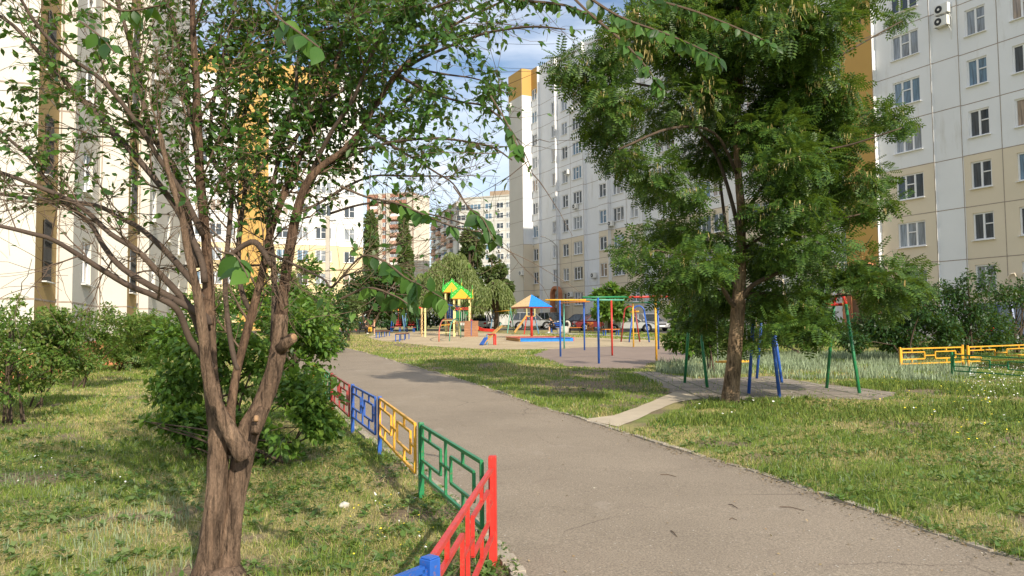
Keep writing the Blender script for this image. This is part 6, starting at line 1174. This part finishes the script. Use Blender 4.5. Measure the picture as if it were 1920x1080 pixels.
# ---------------------------------------------------------------- people
def skin_body(name, J, E, mat, parent=None, root='pelvis', sub=2):
    bm = bmesh.new(); lay = bm.verts.layers.skin.verify(); V = {}
    for k_, (p, rr) in J.items():
        v = bm.verts.new(p); v[lay].radius = (rr, rr) if not isinstance(rr, tuple) else rr; v[lay].use_root = (k_ == root); V[k_] = v
    for a, c in E: bm.edges.new((V[a], V[c]))
    me = bpy.data.meshes.new(name); bm.to_mesh(me); bm.free(); me.materials.append(mat); o = link(name, me, parent)
    s = o.modifiers.new('skin', 'SKIN'); s.use_smooth_shade = True; u = o.modifiers.new('sub', 'SUBSURF'); u.levels = sub; u.render_levels = sub; return o
def person(label, loc, rz, H, pose, shirt, trousers, hair, long_hair=False, shorts=False, bare=False, shoes='white_cloth', fat=1.0):
    """pose: joints in units of height: (x right, y forward, z up)"""
    J = {}; k = H
    def add(n, p, r): J[n] = (tuple(c * k for c in p), tuple(q * k * fat for q in r) if isinstance(r, tuple) else r * k * fat)
    P = pose; add('pelvis', P['pelvis'], (.062, .052)); add('waist', P['waist'], (.052, .042)); add('chest', P['chest'], (.066, .048)); add('neck', P['neck'], .026); add('jaw', P['jaw'], (.036, .040)); add('head', P['head'], (.046, .052)); add('crown', tuple(P['head'][i] + (0, -.004, .045)[i] for i in range(3)), .030)
    E = [('pelvis', 'waist'), ('waist', 'chest'), ('chest', 'neck'), ('neck', 'jaw'), ('jaw', 'head'), ('head', 'crown')]
    for s in 'LR':
        add('sh' + s, P['sh' + s], .030); add('el' + s, P['el' + s], .021); add('wr' + s, P['wr' + s], .014); w_ = Vector(P['wr' + s]); d = (w_ - Vector(P['el' + s])).normalized(); side = d.orthogonal().normalized()
        add('pa' + s, tuple(w_ + d * .028), (.018, .011)); E += [('chest', 'sh' + s), ('sh' + s, 'el' + s), ('el' + s, 'wr' + s), ('wr' + s, 'pa' + s)]
        for i, (o, l) in enumerate(((-.015, .040), (-.005, .046), (.005, .043), (.015, .034))):
            n1, n2 = f'f{i}{s}', f'g{i}{s}'; add(n1, tuple(w_ + d * (.046 + l * .3) + side * o), .0055); add(n2, tuple(w_ + d * (.046 + l * .7) + side * o * 1.1 + Vector((0, 0, -.008))), .0045); E += [('pa' + s, n1), (n1, n2)]
        add('th' + s, tuple(w_ + d * .03 + side * .03), .006); add('tu' + s, tuple(w_ + d * .052 + side * .036), .005); E += [('pa' + s, 'th' + s), ('th' + s, 'tu' + s)]
        add('hi' + s, P['hi' + s], .050); add('kn' + s, P['kn' + s], .031); add('ca' + s, tuple((Vector(P['kn' + s]) * .62 + Vector(P['an' + s]) * .38)), .032); add('an' + s, P['an' + s], .019); add('to' + s, P['to' + s], .018)
        E += [('pelvis', 'hi' + s), ('hi' + s, 'kn' + s), ('kn' + s, 'ca' + s), ('ca' + s, 'an' + s), ('an' + s, 'to' + s)]
    o = skin_body('person', J, E, M['skin']); o.location = loc; o.rotation_euler = (0, 0, rz); tag(o, label, 'person')
    def sub(keys, grow, name, mat, E2, root):
        JJ = {q: (J[q][0], tuple(x + grow for x in (J[q][1] if isinstance(J[q][1], tuple) else (J[q][1],) * 2))) for q in keys}; return skin_body(name, JJ, E2, mat, o, root)
    if not bare: sub(['waist', 'chest', 'shL', 'shR', 'elL', 'elR', 'pelvis'], .014, 'shirt', M[shirt], [('pelvis', 'waist'), ('waist', 'chest'), ('chest', 'shL'), ('chest', 'shR'), ('shL', 'elL'), ('shR', 'elR')], 'chest')
    kk = ['pelvis', 'hiL', 'hiR', 'knL', 'knR'] + ([] if shorts else ['caL', 'caR', 'anL', 'anR']); EE = [('pelvis', 'hiL'), ('pelvis', 'hiR'), ('hiL', 'knL'), ('hiR', 'knR')] + ([] if shorts else [('knL', 'caL'), ('knR', 'caR'), ('caL', 'anL'), ('caR', 'anR')])
    if bare: J['mL'] = (tuple((Vector(J['hiL'][0]) * .6 + Vector(J['knL'][0]) * .4)), .05 * k); J['mR'] = (tuple((Vector(J['hiR'][0]) * .6 + Vector(J['knR'][0]) * .4)), .05 * k); kk = ['pelvis', 'hiL', 'hiR', 'mL', 'mR']; EE = [('pelvis', 'hiL'), ('pelvis', 'hiR'), ('hiL', 'mL'), ('hiR', 'mR')]
    sub(kk, .016, 'shorts' if shorts or bare else 'trousers', M[trousers], EE, 'pelvis')
    for s in 'LR':
        a, c = Vector(J['an' + s][0]), Vector(J['to' + s][0]); b = MB(); b.tube([a + Vector((0, -.02 * k, -.005)), a.lerp(c, .5) + Vector((0, 0, .0)), c + (c - a) * .25], [.030 * k, .028 * k, .018 * k], M[shoes], 8); b.build('shoe', o, smooth=True)
        e = MB(); hd = Vector(J['head'][0]); fx = .018 * (1 if s == 'R' else -1) * k; e.lathe([(0, -.005 * k), (.006 * k, 0), (0, .005 * k)], M['dark'], (hd.x + fx, hd.y + .050 * k, hd.z), 6); e.build('eye', o)
    hd = Vector(J['head'][0]); HJ = {'a': (tuple(hd + Vector((0, -.010 * k, .022 * k))), .054 * k), 'b': (tuple(hd + Vector((0, -.014 * k, .052 * k))), .032 * k), 'c': (tuple(hd + Vector((0, -.030 * k, -.03 * k))), .038 * k)}; HE = [('a', 'b'), ('a', 'c')]
    if long_hair: HJ['d'] = (tuple(hd + Vector((0, -.045 * k, -.10 * k))), .048 * k); HJ['e'] = (tuple(hd + Vector((0, -.05 * k, -.19 * k))), .030 * k); HE += [('c', 'd'), ('d', 'e')]
    skin_body('hair', HJ, HE, M[hair], o, 'a', 1); return o
def stand(arm=(.06, .10)):
    d = dict(pelvis=(0, 0, .52), waist=(0, .01, .62), chest=(0, 0, .74), neck=(0, .0, .835), jaw=(0, .012, .885), head=(0, .008, .925))
    for s, q in (('L', -1), ('R', 1)): d.update({'sh' + s: (q * .105, 0, .80), 'el' + s: (q * .125, .02, .64), 'wr' + s: (q * arm[0], arm[1] + .06, .60), 'hi' + s: (q * .052, 0, .49), 'kn' + s: (q * .055, .01, .27), 'an' + s: (q * .055, -.005, .035), 'to' + s: (q * .062, .07, .018)})
    return d
def sit(h=.27, lean=.10, arm=.2, spread=.06):
    d = dict(pelvis=(0, 0, h + .04), waist=(0, lean * .3, h + .13), chest=(0, lean, h + .25), neck=(0, lean + .03, h + .335), jaw=(0, lean + .065, h + .375), head=(0, lean + .06, h + .42))
    for s, q in (('L', -1), ('R', 1)): d.update({'sh' + s: (q * .105, lean, h + .30), 'el' + s: (q * .13, lean + .06, h + .17), 'wr' + s: (q * .05, lean + arm * .7, h + .14), 'hi' + s: (q * .055, .02, h + .035), 'kn' + s: (q * spread, .24, h + .03), 'an' + s: (q * spread, .25, .035), 'to' + s: (q * (spread + .01), .32, .02)})
    return d
p = G(702, 628.5); girl = person('girl with long light brown hair standing in dark shorts, facing the seated woman', p, R(95), 1.27, stand(), 'skin', 'black_cloth', 'hair', True, True, True)
b = MB(); b.lathe([(.0, -.09), (.10, -.02), (.11, .03), (0, .1)], M['skin'], (0, .30, .80), 10); 
p = at(679, 622, G(680, 626).y - .05); p.z = SL * p.y; person('woman in dark clothes sitting on the iron bench, bent over something on her lap', p, R(-75), 1.62, sit(.27, .12, .2), 'black_cloth', 'black_cloth', 'darkhair', fat=1.05)
p = G(693, 628); b = MB(); b.prism([(-.16, 0), (.16, 0), (.13, .34), (-.13, .34)], -.07, .07, M['yellow']); r = thing('shopping_bag', 'bright yellow bag between the seated woman and the girl', 'bag', p + Vector((0, .25, .28))); b.build('bag_body', r, bevel=.02); b = MB(); b.tube([(-.08, 0, .33), (-.06, 0, .45), (.06, 0, .45), (.08, 0, .33)], .008, M['yellow'], 5); b.build('handle', r)
p = at(1040, 622, G(1040, 624).y - .05); p.z = SL * p.y; person('man in a dark jacket and shorts sitting on the blue bench in white trainers', p, R(75), 1.74, sit(.26, .14, .2), 'black_cloth', 'black_cloth', 'darkhair', shorts=True, fat=1.1)
p = G(745, 621); person('child in red with a white print, sitting on the left seat of the twin swing', p + Vector((0, 0, .35)), R(180), 1.1, sit(.27, .04, .12), 'red_cloth', 'red_cloth', 'darkhair')
